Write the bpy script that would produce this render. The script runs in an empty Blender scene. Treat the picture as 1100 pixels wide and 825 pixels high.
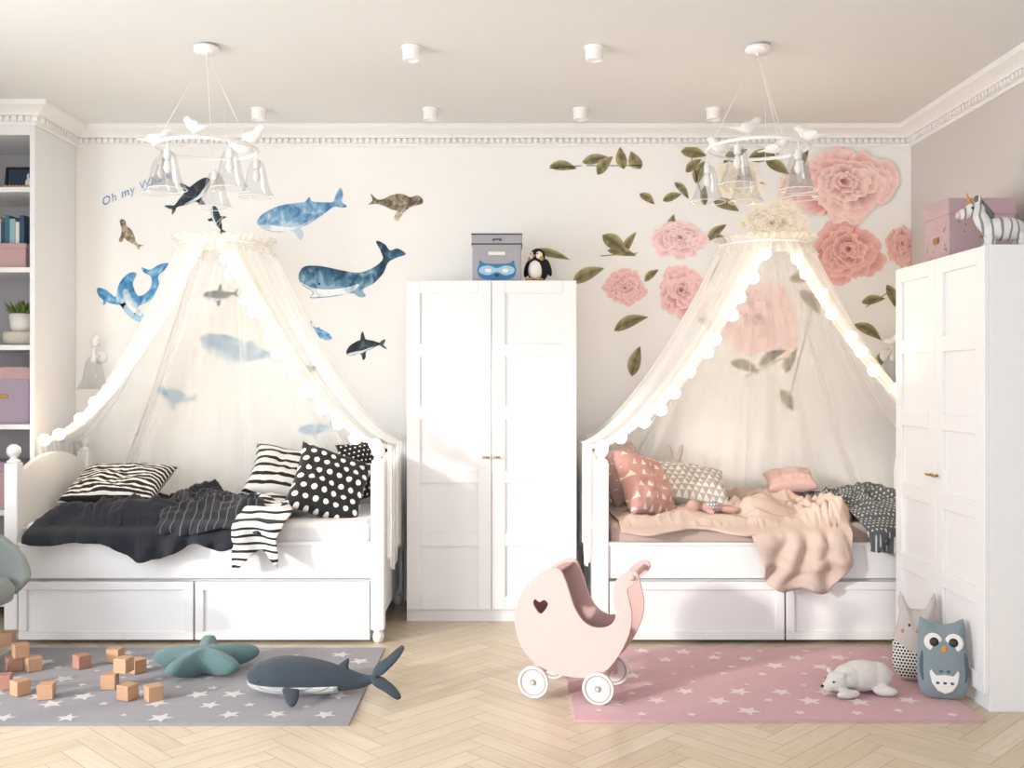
import bpy, bmesh, math, random
from mathutils import Vector, Matrix, noise, Euler
random.seed(7)
R=math.radians
scene=bpy.context.scene
COL=scene.collection

# ---------------------------------------------------------------- helpers
def lin(h):
    if isinstance(h,(tuple,list)): return tuple(h[:3])
    h=h.lstrip('#'); o=[]
    for i in (0,2,4):
        c=int(h[i:i+2],16)/255
        o.append(c/12.92 if c<=.04045 else ((c+.055)/1.055)**2.4)
    return tuple(o)
def c4(h): return (*lin(h),1)
def scl(c,k): return tuple(min(1,x*k) for x in lin(c))
def newmat(name):
    m=bpy.data.materials.new(name); m.use_nodes=True
    nt=m.node_tree; b=nt.nodes['Principled BSDF']
    return m,nt,b
def nd(nt,t,**k):
    n=nt.nodes.new(t)
    for a,v in k.items(): setattr(n,a,v)
    return n
def mth(nt,op,a,b=None,c=None):
    n=nt.nodes.new('ShaderNodeMath'); n.operation=op
    for i,v in enumerate((a,b,c)):
        if v is None: continue
        if isinstance(v,(int,float)): n.inputs[i].default_value=v
        else: nt.links.new(v,n.inputs[i])
    return n.outputs[0]
def mixc(nt,f,a,b):
    n=nt.nodes.new('ShaderNodeMix'); n.data_type='RGBA'
    for idx,v in ((0,f),(6,a),(7,b)):
        if isinstance(v,(int,float)): n.inputs[idx].default_value=v
        elif isinstance(v,tuple): n.inputs[idx].default_value=(*v[:3],1)
        elif isinstance(v,str): n.inputs[idx].default_value=c4(v)
        else: nt.links.new(v,n.inputs[idx])
    return n.outputs[2]
def mat(name,col,rough=.5,var=.04,scale=15,bump=0,bscale=200,metal=0,sheen=0,emit=0,ecol=None):
    m,nt,b=newmat(name)
    tc=nd(nt,'ShaderNodeTexCoord'); nz=nd(nt,'ShaderNodeTexNoise')
    nz.inputs['Scale'].default_value=scale; nz.inputs['Detail'].default_value=4
    nt.links.new(tc.outputs['Object'],nz.inputs['Vector'])
    o=mixc(nt,nz.outputs['Fac'],scl(col,1-var),scl(col,1+var))
    nt.links.new(o,b.inputs['Base Color'])
    b.inputs['Roughness'].default_value=rough; b.inputs['Metallic'].default_value=metal
    if sheen: b.inputs['Sheen Weight'].default_value=sheen
    if emit:
        b.inputs['Emission Color'].default_value=(*(ecol or lin(col)),1); b.inputs['Emission Strength'].default_value=emit
    if bump:
        n2=nd(nt,'ShaderNodeTexNoise'); n2.inputs['Scale'].default_value=bscale; n2.inputs['Detail'].default_value=3
        nt.links.new(tc.outputs['Object'],n2.inputs['Vector'])
        bp=nd(nt,'ShaderNodeBump'); bp.inputs['Strength'].default_value=bump; bp.inputs['Distance'].default_value=.01
        nt.links.new(n2.outputs['Fac'],bp.inputs['Height']); nt.links.new(bp.outputs[0],b.inputs['Normal'])
    return m
def mat_pattern(name,kind,a,b_,scale=20,duty=.5,rough=.85,axis=0,wob=0.0):
    """a = ground, b_ = motif"""
    m,nt,b=newmat(name); tc=nd(nt,'ShaderNodeTexCoord'); sp=nd(nt,'ShaderNodeSeparateXYZ')
    src=tc.outputs['Object']
    if wob:
        nz=nd(nt,'ShaderNodeTexNoise'); nz.inputs['Scale'].default_value=4
        nt.links.new(src,nz.inputs['Vector'])
        va=nd(nt,'ShaderNodeVectorMath',operation='MULTIPLY_ADD'); va.inputs[1].default_value=(wob,)*3
        nt.links.new(nz.outputs['Color'],va.inputs[0]); nt.links.new(src,va.inputs[2]); src=va.outputs[0]
    nt.links.new(src,sp.inputs[0])
    if kind=='stripe':
        v=mth(nt,'FRACT',mth(nt,'MULTIPLY',sp.outputs[axis],scale))
        f=mth(nt,'LESS_THAN',v,duty)
    elif kind in('dots','tri'):
        y=mth(nt,'MULTIPLY',sp.outputs[2 if axis==0 else 1],scale); row=mth(nt,'FLOOR',y)
        off=mth(nt,'MULTIPLY',mth(nt,'MODULO',mth(nt,'ABSOLUTE',row),2),.5)
        x=mth(nt,'ADD',mth(nt,'MULTIPLY',sp.outputs[0],scale),off)
        fx=mth(nt,'SUBTRACT',mth(nt,'FRACT',x),.5); fy=mth(nt,'SUBTRACT',mth(nt,'FRACT',y),.5)
        if kind=='dots':
            d=mth(nt,'SQRT',mth(nt,'ADD',mth(nt,'MULTIPLY',fx,fx),mth(nt,'MULTIPLY',fy,fy)))
        else:
            d=mth(nt,'MAXIMUM',mth(nt,'ADD',mth(nt,'ABSOLUTE',fx),mth(nt,'MULTIPLY',fy,.5)),mth(nt,'MULTIPLY',fy,-1))
        f=mth(nt,'LESS_THAN',d,duty)
    nt.links.new(mixc(nt,f,a,b_),b.inputs['Base Color']); b.inputs['Roughness'].default_value=rough
    b.inputs['Sheen Weight'].default_value=.1
    return m
def mat_wc(name,dark,mid,light,scale=9,zg=.6):
    """watercolour print"""
    m,nt,b=newmat(name); tc=nd(nt,'ShaderNodeTexCoord'); sp=nd(nt,'ShaderNodeSeparateXYZ')
    nt.links.new(tc.outputs['Generated'],sp.inputs[0])
    nz=nd(nt,'ShaderNodeTexNoise'); nz.inputs['Scale'].default_value=scale; nz.inputs['Detail'].default_value=6
    nz.inputs['Distortion'].default_value=1.2
    nt.links.new(tc.outputs['Object'],nz.inputs['Vector'])
    v=mth(nt,'ADD',mth(nt,'MULTIPLY',mth(nt,'SUBTRACT',nz.outputs['Fac'],.5),2.2),mth(nt,'ADD',mth(nt,'MULTIPLY',sp.outputs[2],zg),.5-zg/2))
    rp=nd(nt,'ShaderNodeValToRGB'); e=rp.color_ramp.elements
    e[0].position=.15; e[0].color=c4(light); e[1].position=.85; e[1].color=c4(dark)
    k=e.new(.5); k.color=c4(mid)
    nt.links.new(v,rp.inputs[0]); nt.links.new(rp.outputs[0],b.inputs['Base Color']); b.inputs['Roughness'].default_value=.7
    return m
def mat_vc(name,rough=.7):
    m,nt,b=newmat(name); at=nd(nt,'ShaderNodeAttribute',attribute_name='Col')
    tc=nd(nt,'ShaderNodeTexCoord'); nz=nd(nt,'ShaderNodeTexNoise'); nz.inputs['Scale'].default_value=10; nz.inputs['Detail'].default_value=4
    nt.links.new(tc.outputs['Object'],nz.inputs['Vector'])
    v=nd(nt,'ShaderNodeHueSaturation'); nt.links.new(at.outputs['Color'],v.inputs['Color'])
    nt.links.new(mth(nt,'ADD',mth(nt,'MULTIPLY',nz.outputs['Fac'],.3),.86),v.inputs['Value'])
    nt.links.new(v.outputs[0],b.inputs['Base Color']); b.inputs['Roughness'].default_value=rough
    return m
def mat_tulle(name,base,edge,nzamp,col='#ffffff'):
    m,nt,b=newmat(name); nt.nodes.remove(b); out=nt.nodes['Material Output']
    tr=nd(nt,'ShaderNodeBsdfTransparent'); df=nd(nt,'ShaderNodeBsdfDiffuse'); tl=nd(nt,'ShaderNodeBsdfTranslucent')
    df.inputs[0].default_value=c4(col); tl.inputs[0].default_value=c4(col)
    m1=nd(nt,'ShaderNodeMixShader'); m1.inputs[0].default_value=.4
    nt.links.new(df.outputs[0],m1.inputs[1]); nt.links.new(tl.outputs[0],m1.inputs[2])
    lw=nd(nt,'ShaderNodeLayerWeight'); lw.inputs[0].default_value=.35
    uv=nd(nt,'ShaderNodeUVMap',uv_map='UVMap'); mp=nd(nt,'ShaderNodeMapping'); mp.inputs['Scale'].default_value=(24,.8,1)
    nz=nd(nt,'ShaderNodeTexNoise'); nz.inputs['Scale'].default_value=1; nz.inputs['Detail'].default_value=2
    nt.links.new(uv.outputs[0],mp.inputs[0]); nt.links.new(mp.outputs[0],nz.inputs['Vector'])
    f=mth(nt,'ADD',mth(nt,'MULTIPLY',lw.outputs['Facing'],edge),base)
    f=mth(nt,'ADD',f,mth(nt,'MULTIPLY',mth(nt,'SUBTRACT',nz.outputs['Fac'],.5),nzamp))
    n=nt.nodes.new('ShaderNodeClamp'); n.inputs[1].default_value=.08; n.inputs[2].default_value=.96
    nt.links.new(f,n.inputs[0])
    m2=nd(nt,'ShaderNodeMixShader'); nt.links.new(n.outputs[0],m2.inputs[0])
    nt.links.new(tr.outputs[0],m2.inputs[1]); nt.links.new(m1.outputs[0],m2.inputs[2])
    nt.links.new(m2.outputs[0],out.inputs[0]); return m
def mat_glass(name):
    m,nt,b=newmat(name); nt.nodes.remove(b); out=nt.nodes['Material Output']
    tr=nd(nt,'ShaderNodeBsdfTransparent'); tr.inputs[0].default_value=(.975,.98,.985,1)
    gl=nd(nt,'ShaderNodeBsdfGlossy'); gl.inputs['Roughness'].default_value=.08
    lw=nd(nt,'ShaderNodeLayerWeight'); lw.inputs[0].default_value=.3
    f=mth(nt,'MINIMUM',mth(nt,'ADD',mth(nt,'MULTIPLY',mth(nt,'POWER',lw.outputs['Facing'],2.5),.45),.05),.6)
    mx=nd(nt,'ShaderNodeMixShader'); nt.links.new(f,mx.inputs[0]); nt.links.new(tr.outputs[0],mx.inputs[1]); nt.links.new(gl.outputs[0],mx.inputs[2])
    nt.links.new(mx.outputs[0],out.inputs[0]); return m

def link(o,parent=None):
    COL.objects.link(o)
    if parent is not None: o.parent=parent
    return o
def mesh(name,verts,faces,mats,parent=None,smooth=False,fm=None,loc=(0,0,0),rot=(0,0,0)):
    me=bpy.data.meshes.new(name); me.from_pydata([tuple(v) for v in verts],[],faces); me.update()
    if not isinstance(mats,(list,tuple)): mats=[mats]
    for m in mats: me.materials.append(m)
    if fm:
        for p,i in zip(me.polygons,fm): p.material_index=i
    if smooth:
        for p in me.polygons: p.use_smooth=True
    o=bpy.data.objects.new(name,me); o.location=loc; o.rotation_euler=rot
    return link(o,parent)
def empty(name,loc=(0,0,0),rot=(0,0,0)):
    o=bpy.data.objects.new(name,None); o.location=loc; o.rotation_euler=rot; o.empty_display_size=.1
    return link(o)
class MB:
    """mesh accumulator"""
    def __init__(s): s.v=[];s.f=[];s.m=[]
    def box(s,x0,x1,y0,y1,z0,z1,mi=0,M=None):
        b=len(s.v); P=[(x,y,z) for z in(z0,z1) for y in(y0,y1) for x in(x0,x1)]
        if M is not None: P=[tuple(M@Vector(p)) for p in P]
        s.v+=P
        for q in((0,2,3,1),(4,5,7,6),(0,1,5,4),(2,6,7,3),(0,4,6,2),(1,3,7,5)): s.f.append(tuple(b+i for i in q)); s.m.append(mi)
        return s
    def add(s,v,f,mi=0,M=None):
        b=len(s.v); s.v+=[tuple(M@Vector(p)) if M is not None else tuple(p) for p in v]
        for q in f: s.f.append(tuple(b+i for i in q)); s.m.append(mi)
        return s
    def obj(s,name,mats,parent=None,smooth=False,bevel=0,loc=(0,0,0),rot=(0,0,0),seg=2):
        o=mesh(name,s.v,s.f,mats,parent,smooth,s.m,loc,rot)
        if bevel:
            md=o.modifiers.new('bev','BEVEL'); md.width=bevel; md.segments=seg; md.limit_method='ANGLE'; md.angle_limit=R(40)
            md.harden_normals=False
        return o
def lathe_g(prof,n=24,c=(0,0,0)):
    v=[];f=[]
    for r,z in prof:
        for i in range(n):
            a=2*math.pi*i/n; v.append((c[0]+r*math.cos(a),c[1]+r*math.sin(a),c[2]+z))
    for k in range(len(prof)-1):
        for i in range(n):
            j=(i+1)%n; f.append((k*n+i,k*n+j,(k+1)*n+j,(k+1)*n+i))
    if prof[0][0]>1e-4: f.append(tuple(reversed(range(n))))
    if prof[-1][0]>1e-4: f.append(tuple((len(prof)-1)*n+i for i in range(n)))
    return v,f
def shell_g(prof,n=24,c=(0,0,0)):
    v,f=lathe_g(prof,n,c); k=0
    if prof[0][0]>1e-4: k+=1
    if prof[-1][0]>1e-4: k+=1
    return v,(f[:-k] if k else f)
def sph_g(c,r,n=16,m=10):
    rx,ry,rz=(r,r,r) if isinstance(r,(int,float)) else r
    v=[];f=[]
    for k in range(m+1):
        t=math.pi*k/m
        for i in range(n):
            a=2*math.pi*i/n; v.append((c[0]+rx*math.sin(t)*math.cos(a),c[1]+ry*math.sin(t)*math.sin(a),c[2]-rz*math.cos(t)))
    for k in range(m):
        for i in range(n):
            j=(i+1)%n; f.append((k*n+i,k*n+j,(k+1)*n+j,(k+1)*n+i))
    return v,f
def tube_g(pts,r,n=8,cyc=False,caps=True):
    pts=[Vector(p) for p in pts]; L=len(pts); v=[];f=[]
    up=None
    for k,p in enumerate(pts):
        if cyc: t=(pts[(k+1)%L]-pts[k-1])
        else: t=pts[min(k+1,L-1)]-pts[max(k-1,0)]
        t.normalize()
        if up is None:
            up=Vector((0,0,1)) if abs(t.z)<.9 else Vector((1,0,0))
        s=t.cross(up)
        if s.length<1e-5: s=t.orthogonal()
        s.normalize(); u=s.cross(t).normalized(); up=u
        rr=r[k] if isinstance(r,(list,tuple)) else r
        ra,rb=rr if isinstance(rr,tuple) else (rr,rr)
        for i in range(n):
            a=2*math.pi*i/n; v.append(tuple(p+s*math.cos(a)*ra+u*math.sin(a)*rb))
    for k in range(L if cyc else L-1):
        for i in range(n):
            j=(i+1)%n; q=((k+1)%L)*n; f.append((k*n+i,k*n+j,q+j,q+i))
    if not cyc and caps: f.append(tuple(reversed(range(n)))); f.append(tuple((L-1)*n+i for i in range(n)))
    return v,f
def cr(pts,sub=4,cyc=True):
    L=len(pts); o=[]
    P=[Vector(p) for p in pts]
    for i in range(L if cyc else L-1):
        if cyc: a,b,c,d=P[i-1],P[i],P[(i+1)%L],P[(i+2)%L]
        else: a,b,c,d=P[max(i-1,0)],P[i],P[i+1],P[min(i+2,L-1)]
        for k in range(sub):
            t=k/sub
            o.append(.5*((2*b)+(-a+c)*t+(2*a-5*b+4*c-d)*t*t+(-a+3*b-3*c+d)*t**3))
    if not cyc: o.append(P[-1])
    return o
def blob(name,ells,mt,parent=None,voxel=.008,smooth=6,loc=(0,0,0),rot=(0,0,0)):
    mb=MB()
    for e in ells:
        c,r=e[0],e[1]; M=Matrix.Translation(c)
        if len(e)>2: M=M@Euler([R(a) for a in e[2]]).to_matrix().to_4x4()
        v,f=sph_g((0,0,0),r,18,12); mb.add(v,f,0,M)
    o=mb.obj(name,mt,parent,True,loc=loc,rot=rot)
    w=o.modifiers.new('w','WELD'); w.merge_threshold=.0002
    rm=o.modifiers.new('r','REMESH'); rm.mode='VOXEL'; rm.voxel_size=voxel; rm.use_smooth_shade=True
    sm=o.modifiers.new('s','SMOOTH'); sm.factor=.5; sm.iterations=smooth
    return o
def inflated_g(outline,thick,c=(0,0),rings=14,pw=2.4,nt=72,wr=0):
    """outline (x,z) star-shaped about c -> cushion in local xz plane, thickness along y"""
    P=[Vector((p[0]-c[0],p[1]-c[1])) for p in cr([(p[0],p[1]) for p in outline],5)]
    poly=[(math.atan2(p.y,p.x),p.length) for p in P]; poly.sort()
    def rad(a):
        n=len(poly)
        for i in range(n):
            a0,r0=poly[i]; a1,r1=poly[(i+1)%n]
            if i==n-1: a1+=2*math.pi
            for q in(a,a+2*math.pi):
                if a0<=q<=a1:
                    t=(q-a0)/max(a1-a0,1e-6); return r0+(r1-r0)*t
        return poly[0][1]
    RR=[rad(-math.pi+2*math.pi*i/nt+1e-4) for i in range(nt)]
    v=[];f=[]
    for side in(-1,1):
        b=len(v); v.append((c[0],side*thick,c[1]))
        for k in range(1,rings+1):
            q=math.sin(k/rings*math.pi/2)
            th=thick*math.sqrt(max(0,1-q**pw))
            for i in range(nt):
                a=-math.pi+2*math.pi*i/nt; r=RR[i]*q
                w=wr*math.sin(a*9+2*side)*q**3*(1-q)*4 if wr else 0
                v.append((c[0]+r*math.cos(a),side*(th+w),c[1]+r*math.sin(a)))
        for i in range(nt):
            j=(i+1)%nt; q=(b,b+1+i,b+1+j); f.append(q if side==-1 else q[::-1])
            for k in range(rings-1):
                q=(b+1+k*nt+i,b+1+(k+1)*nt+i,b+1+(k+1)*nt+j,b+1+k*nt+j); f.append(q if side==-1 else q[::-1])
    return v,f
def pillow(name,w,h,t,mt,loc,rot,parent=None,seed=0):
    v=[];f=[];G=30
    for side in(-1,1):
        b=len(v)
        for j in range(G+1):
            for i in range(G+1):
                u=-1+2*i/G; q=-1+2*j/G
                x=u*w/2*(1-.09*(1-q*q)**1*abs(u)**3); z=q*h/2*(1-.09*(1-u*u)*abs(q)**3)
                th=t/2*((1-abs(u)**3)*(1-abs(q)**3))**.45
                e=(1-u**4)*(1-q**4)
                nn=noise.noise(Vector((u*2+seed*3,q*2,side)))*.18*t*e-abs(noise.noise(Vector((u*4+seed,q*4,side+5))))*.16*t*e
                v.append((x,side*(th+nn),z))
        for j in range(G):
            for i in range(G):
                a=b+j*(G+1)+i; qd=(a,a+1,a+G+2,a+G+1); f.append(qd if side==-1 else qd[::-1])
    o=mesh(name,v,f,mt,parent,True,loc=loc,rot=[R(a) for a in rot])
    wd=o.modifiers.new('w','WELD'); wd.merge_threshold=.001
    return o

# ---------------------------------------------------------------- materials
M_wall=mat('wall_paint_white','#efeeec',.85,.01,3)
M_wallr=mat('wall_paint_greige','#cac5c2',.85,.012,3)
M_ceil=mat('ceiling_paint','#e0e0df',.9,.01,3)
M_trim=mat('trim_plaster','#eae9e8',.6,.01,5)
M_lac=mat('white_lacquer','#e5e5e7',.38,.01,5)
M_white=mat('white_enamel','#f2f1f0',.35,.01,5)
M_brass=mat('brass','#b08a4a',.3,.05,30,metal=1)
M_glass=mat_glass('clear_glass')
M_tulle=mat_tulle('tulle',.30,.42,.22)
M_tulle2=mat_tulle('tulle_gathered',.38,.45,.3,'#f4f0ea')
M_matt=mat('mattress_fabric','#d8d6da',.9,.03,12,.2,40)
M_bulb=mat('bulb_glow','#ffe9cf',.4,0,5,emit=14,ecol=(1,.78,.5))
M_black=mat('black_plastic','#0c0c0e',.35,.02)

# ---------------------------------------------------------------- room shell
XL,XR,YB,YR,ZC=-3.7,2.58,6.5,-1.5,3.05
# herringbone floor
W_,L_,n_=.092,.092*6,6
bm=bmesh.new(); uvl=bm.loops.layers.uv.new('UVMap'); cl=bm.loops.layers.float_color.new('Col')
ca=math.cos(R(45))
def rot45(x,y): return (x*ca-y*ca,x*ca+y*ca)
rf=random.Random(3)
for k in range(-140,160):
    for p in range(-16,17):
        for kind in(0,1):
            if kind==0: x0,y0,a,b=k*W_+2*L_*p,k*W_,L_,W_
            else: x0,y0,a,b=k*W_+2*L_*p,(k+1)*W_,W_,L_
            cx_,cy_=rot45(x0+a/2,y0+b/2); cy_+=2.5; cx_-=.5
            if not(XL-.5<cx_<XR+.5 and YR-.5<cy_<YB+.5): continue
            vs=[]
            for (dx,dy) in((0,0),(a,0),(a,b),(0,b)):
                X,Y=rot45(x0+dx,y0+dy); vs.append(bm.verts.new((X-.5,Y+2.5,0)))
            fc=bm.faces.new(vs); g=rf.random(); hh=rf.random()
            for lp,(dx,dy) in zip(fc.loops,((0,0),(a,0),(a,b),(0,b))):
                u,v=(dx,dy) if kind==0 else (dy,dx)
                lp[uvl].uv=(u,v); lp[cl]=(g,hh,hh,1)
for co,no in(((XL-.02,0,0),(-1,0,0)),((XR+.02,0,0),(1,0,0)),((0,YR-.02,0),(0,-1,0)),((0,YB+.02,0),(0,1,0))):
    bmesh.ops.bisect_plane(bm,geom=bm.verts[:]+bm.edges[:]+bm.faces[:],plane_co=co,plane_no=no,clear_outer=True)
me=bpy.data.meshes.new('floor'); bm.to_mesh(me); bm.free()
m,nt,b=newmat('oak_herringbone')
uv=nd(nt,'ShaderNodeUVMap',uv_map='UVMap'); at=nd(nt,'ShaderNodeAttribute',attribute_name='Col')
sc=nd(nt,'ShaderNodeSeparateColor'); nt.links.new(at.outputs['Color'],sc.inputs[0])
su=nd(nt,'ShaderNodeSeparateXYZ'); nt.links.new(uv.outputs[0],su.inputs[0])
cb=nd(nt,'ShaderNodeCombineXYZ')
nt.links.new(mth(nt,'MULTIPLY',su.outputs[0],5),cb.inputs[0]); nt.links.new(mth(nt,'MULTIPLY',su.outputs[1],70),cb.inputs[1]); nt.links.new(mth(nt,'MULTIPLY',sc.outputs[0],50),cb.inputs[2])
nz=nd(nt,'ShaderNodeTexNoise'); nz.inputs['Scale'].default_value=1; nz.inputs['Detail'].default_value=5; nz.inputs['Distortion'].default_value=.6
nt.links.new(cb.outputs[0],nz.inputs['Vector'])
base=mixc(nt,sc.outputs[1],'#cebfa8','#dbcfbc')
gr=mixc(nt,mth(nt,'MULTIPLY',mth(nt,'POWER',nz.outputs['Fac'],1.5),.75),base,'#ab957b')
mu=mth(nt,'MINIMUM',su.outputs[0],mth(nt,'SUBTRACT',L_,su.outputs[0])); mv=mth(nt,'MINIMUM',su.outputs[1],mth(nt,'SUBTRACT',W_,su.outputs[1]))
seam=mth(nt,'LESS_THAN',mth(nt,'MINIMUM',mu,mv),.0016)
fin=mixc(nt,mth(nt,'MULTIPLY',seam,.6),gr,'#6f5c48')
nt.links.new(fin,b.inputs['Base Color']); b.inputs['Roughness'].default_value=.36
me.materials.append(m); link(bpy.data.objects.new('floor',me))
MB().box(XL-.1,XR+.1,YR-.1,YB+.1,-.1,-.002).obj('subfloor',M_trim)
MB().box(XL-.1,XR+.1,YR-.1,YB+.1,ZC,ZC+.1).obj('ceiling',M_ceil)
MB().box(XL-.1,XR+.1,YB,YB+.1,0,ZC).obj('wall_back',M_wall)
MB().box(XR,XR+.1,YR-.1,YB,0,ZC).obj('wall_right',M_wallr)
wy0,wy1,wz0,wz1=.6,3.9,.25,2.75
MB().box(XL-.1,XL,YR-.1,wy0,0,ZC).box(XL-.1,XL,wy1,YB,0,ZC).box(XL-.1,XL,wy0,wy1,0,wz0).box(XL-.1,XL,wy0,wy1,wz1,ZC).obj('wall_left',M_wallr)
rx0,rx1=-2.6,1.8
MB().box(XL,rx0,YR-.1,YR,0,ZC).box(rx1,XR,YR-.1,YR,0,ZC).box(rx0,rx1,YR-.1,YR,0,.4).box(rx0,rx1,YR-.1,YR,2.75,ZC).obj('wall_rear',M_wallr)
def window(name,a0,a1,z0,z1,plane,axis,nm):
    mb=MB(); t=.07
    def bx(p0,p1,q0,q1):
        if axis=='y': mb.box(plane-.07,plane-.02,p0,p1,q0,q1)
        else: mb.box(p0,p1,plane-.07,plane-.02,q0,q1)
    bx(a0,a1,z0,z0+t); bx(a0,a1,z1-t,z1)
    for i in range(nm+1):
        c=a0+(a1-a0)*i/nm; c=min(max(c,a0+t/2),a1-t/2); bx(c-t/2,c+t/2,z0+t,z1-t)
    for i in range(nm):
        bx(a0+(a1-a0)*i/nm+t/2+.001,a0+(a1-a0)*(i+1)/nm-t/2-.001,2.05,2.11)
    mb.obj(name,M_white,bevel=.004)
window('window_1',wy0,wy1,wz0,wz1,XL,'y',3)
window('added_rear_window',rx0,rx1,.4,2.75,YR,'x',4)  # unseen rear window, added so the closed room is not too dark
# crown moulding
path=[(XL,YR),(XL,5.94),(-2.82,5.94),(-2.82,YB),(XR,YB),(XR,YR)]
prof=[(0,2.925),(.012,2.925),(.018,2.935),(.018,2.942),(.028,2.945),(.028,2.972),(.05,2.976),(.055,2.988),(.07,3.0),(.1,3.015),(.118,3.022),(.122,3.03),(.122,3.05)]
def sweep(name,path,prof,mt):
    nrm=[]
    for i in range(len(path)-1):
        d=Vector(path[i+1])-Vector(path[i]); d.normalize(); nrm.append(Vector((d.y,-d.x)))
    v=[];f=[];K=len(prof)
    for i,p in enumerate(path):
        n=nrm[0] if i==0 else nrm[-1] if i==len(path)-1 else nrm[i-1]+nrm[i]
        for d,z in prof: v.append((p[0]+n.x*d,p[1]+n.y*d,z))
    for i in range(len(path)-1):
        for k in range(K-1): f.append((i*K+k,(i+1)*K+k,(i+1)*K+k+1,i*K+k+1))
    return v,f
v,f=sweep('',path,prof,None); mb=MB().add(v,f)
def dent(p,q,n):
    d=Vector(q)-Vector(p); L=d.length; d.normalize(); k=int(L/.04)
    for i in range(k):
        c=Vector(p)+d*(.02+i*.04)
        lo=c-d*.0115; hi=c+d*.0115; a=lo+n*.028; bb=hi+n*.048
        mb.box(min(a.x,bb.x),max(a.x,bb.x),min(a.y,bb.y),max(a.y,bb.y),2.944,2.972)
dent((-2.79,YB),(XR-.03,YB),Vector((0,-1))); dent((XR,YB-.03),(XR,2.5),Vector((-1,0)))
dent((-2.82,5.94),(-2.82,YB-.03),Vector((1,0))); dent((XL,5.94),(-2.79,5.94),Vector((0,-1)))
mb.obj('trim_1',M_trim)
bp=[(0,0),(.016,0),(.016,.09),(.01,.11),(0,.115)]
v,f=sweep('',[(-2.82,YB),(XR,YB)],bp,None); MB().add(v,f).obj('baseboard_back',M_trim)
v,f=sweep('',[(XR,YB),(XR,5.34)],bp,None); v2,f2=sweep('',[(XR,4.30),(XR,YR)],bp,None); MB().add(v,f).add(v2,f2).obj('baseboard_right',M_trim)
v,f=sweep('',[(XL,YR),(XL,5.94)],bp,None); MB().add(v,f).obj('baseboard_left',M_trim)

# ---------------------------------------------------------------- bookcase
root=empty('built_in_bookcase',(-3.26,6.2,0))
def kids(root,*objs):
    for o in objs: o.parent=root; o.location=Vector(o.location)-Vector(root.location)
M_shelfback=mat('bookcase_back','#b5b2b6',.7,.01)
mb=MB().box(-2.85,-2.82,5.94,6.495,0,2.925).box(XL+.002,XL+.03,5.94,6.495,0,2.925).box(XL+.002,-2.85,5.94,6.495,2.87,3.04).box(-2.85,-2.822,5.945,6.495,2.92,3.04)
SH=[.08,.62,1.13,1.60,2.06,2.535]
for z in SH: mb.box(XL+.03,-2.85,5.95,6.48,z,z+.03)
a=mb.obj('carcass',M_lac,bevel=.002); b2=MB().box(XL+.03,-2.85,6.48,6.495,0,2.87).obj('back_panel',M_shelfback)
kids(root,a,b2)
M_pinkbox=mat('pink_box_fabric','#bf9f9f',.9,.04,40,.15,300)
M_lilac=mat('lilac_box_fabric','#a698ab',.9,.05,40,.15,300)
def lidbox(name,x0,x1,y0,y1,z,h,mb_,ml,handle=True):
    r=empty(name,((x0+x1)/2,(y0+y1)/2,z)); w=(x1-x0)/2; d=(y1-y0)/2
    MB().box(-w+.004,w-.004,-d+.004,d-.004,0,h*.8).obj('body',mb_,r,bevel=.006)
    MB().box(-w,w,-d,d,h*.78,h).obj('lid',ml,r,bevel=.006)
    if handle: MB().box(-.03,.03,-d-.006,-d+.002,h*.45,h*.52).obj('handle',M_brass,r,bevel=.002)
    return r
lidbox('storage_box',-3.2,-2.88,6.0,6.30,1.16,.34,M_lilac,M_pinkbox)
lidbox('storage_box',-3.2,-2.90,6.0,6.28,2.09,.15,M_pinkbox,M_pinkbox,False)
lidbox('storage_box',-3.25,-2.95,6.02,6.30,.65,.28,M_pinkbox,M_lilac)
mb=MB(); mats=[mat('book_'+str(i),c,.7) for i,c in enumerate(['#3f6a7c','#8fb3bf','#e3ddd2','#34506e'])]
x=-3.16
for i in range(8):
    w=.022+.006*(i%3); h=.13+.02*((i*5)%3); mb.box(x,x+w,6.04,6.2,0,h,i%4); x+=w+.0015
o=mb.obj('books',mats,bevel=.0015,loc=(0,0,2.242))
# plant
r=empty('potted_plant',(-2.97,6.10,1.632))
M_basket=mat('woven_basket','#cfc7b8',.9,.15,60,.6,90); M_leafg=mat('plant_leaf','#5f7338',.6,.3,20)
M_basket2=mat('white_ceramic','#e0ddd8',.4)
v,f=lathe_g([(.0,0),(.075,0),(.105,.02),(.11,.07),(.105,.08),(.0,.08)],28); MB().add(v,f).obj('basket_base',M_basket,r,True)
v,f=lathe_g([(0,.081),(.055,.081),(.068,.11),(.075,.19),(.066,.19),(.06,.175),(0,.175)],24); MB().add(v,f).obj('pot',M_basket2,r,True)
mb=MB()
for i in range(200):
    a=random.uniform(0,6.28); q=random.uniform(0,.085); h=random.uniform(.2,.29)*(1-.8*q)
    bp_=Vector((math.cos(a)*q*.6,math.sin(a)*q*.6,.175)); tp=Vector((math.cos(a)*q*1.35,math.sin(a)*q*1.35,h))
    s=Vector((-math.sin(a),math.cos(a),0))*.009
    md=(bp_+tp)/2+Vector((0,0,.01)); mb.add([bp_,md-s,tp,md+s],[(0,1,2,3)])
mb.obj('leaves',M_leafg,r)
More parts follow.
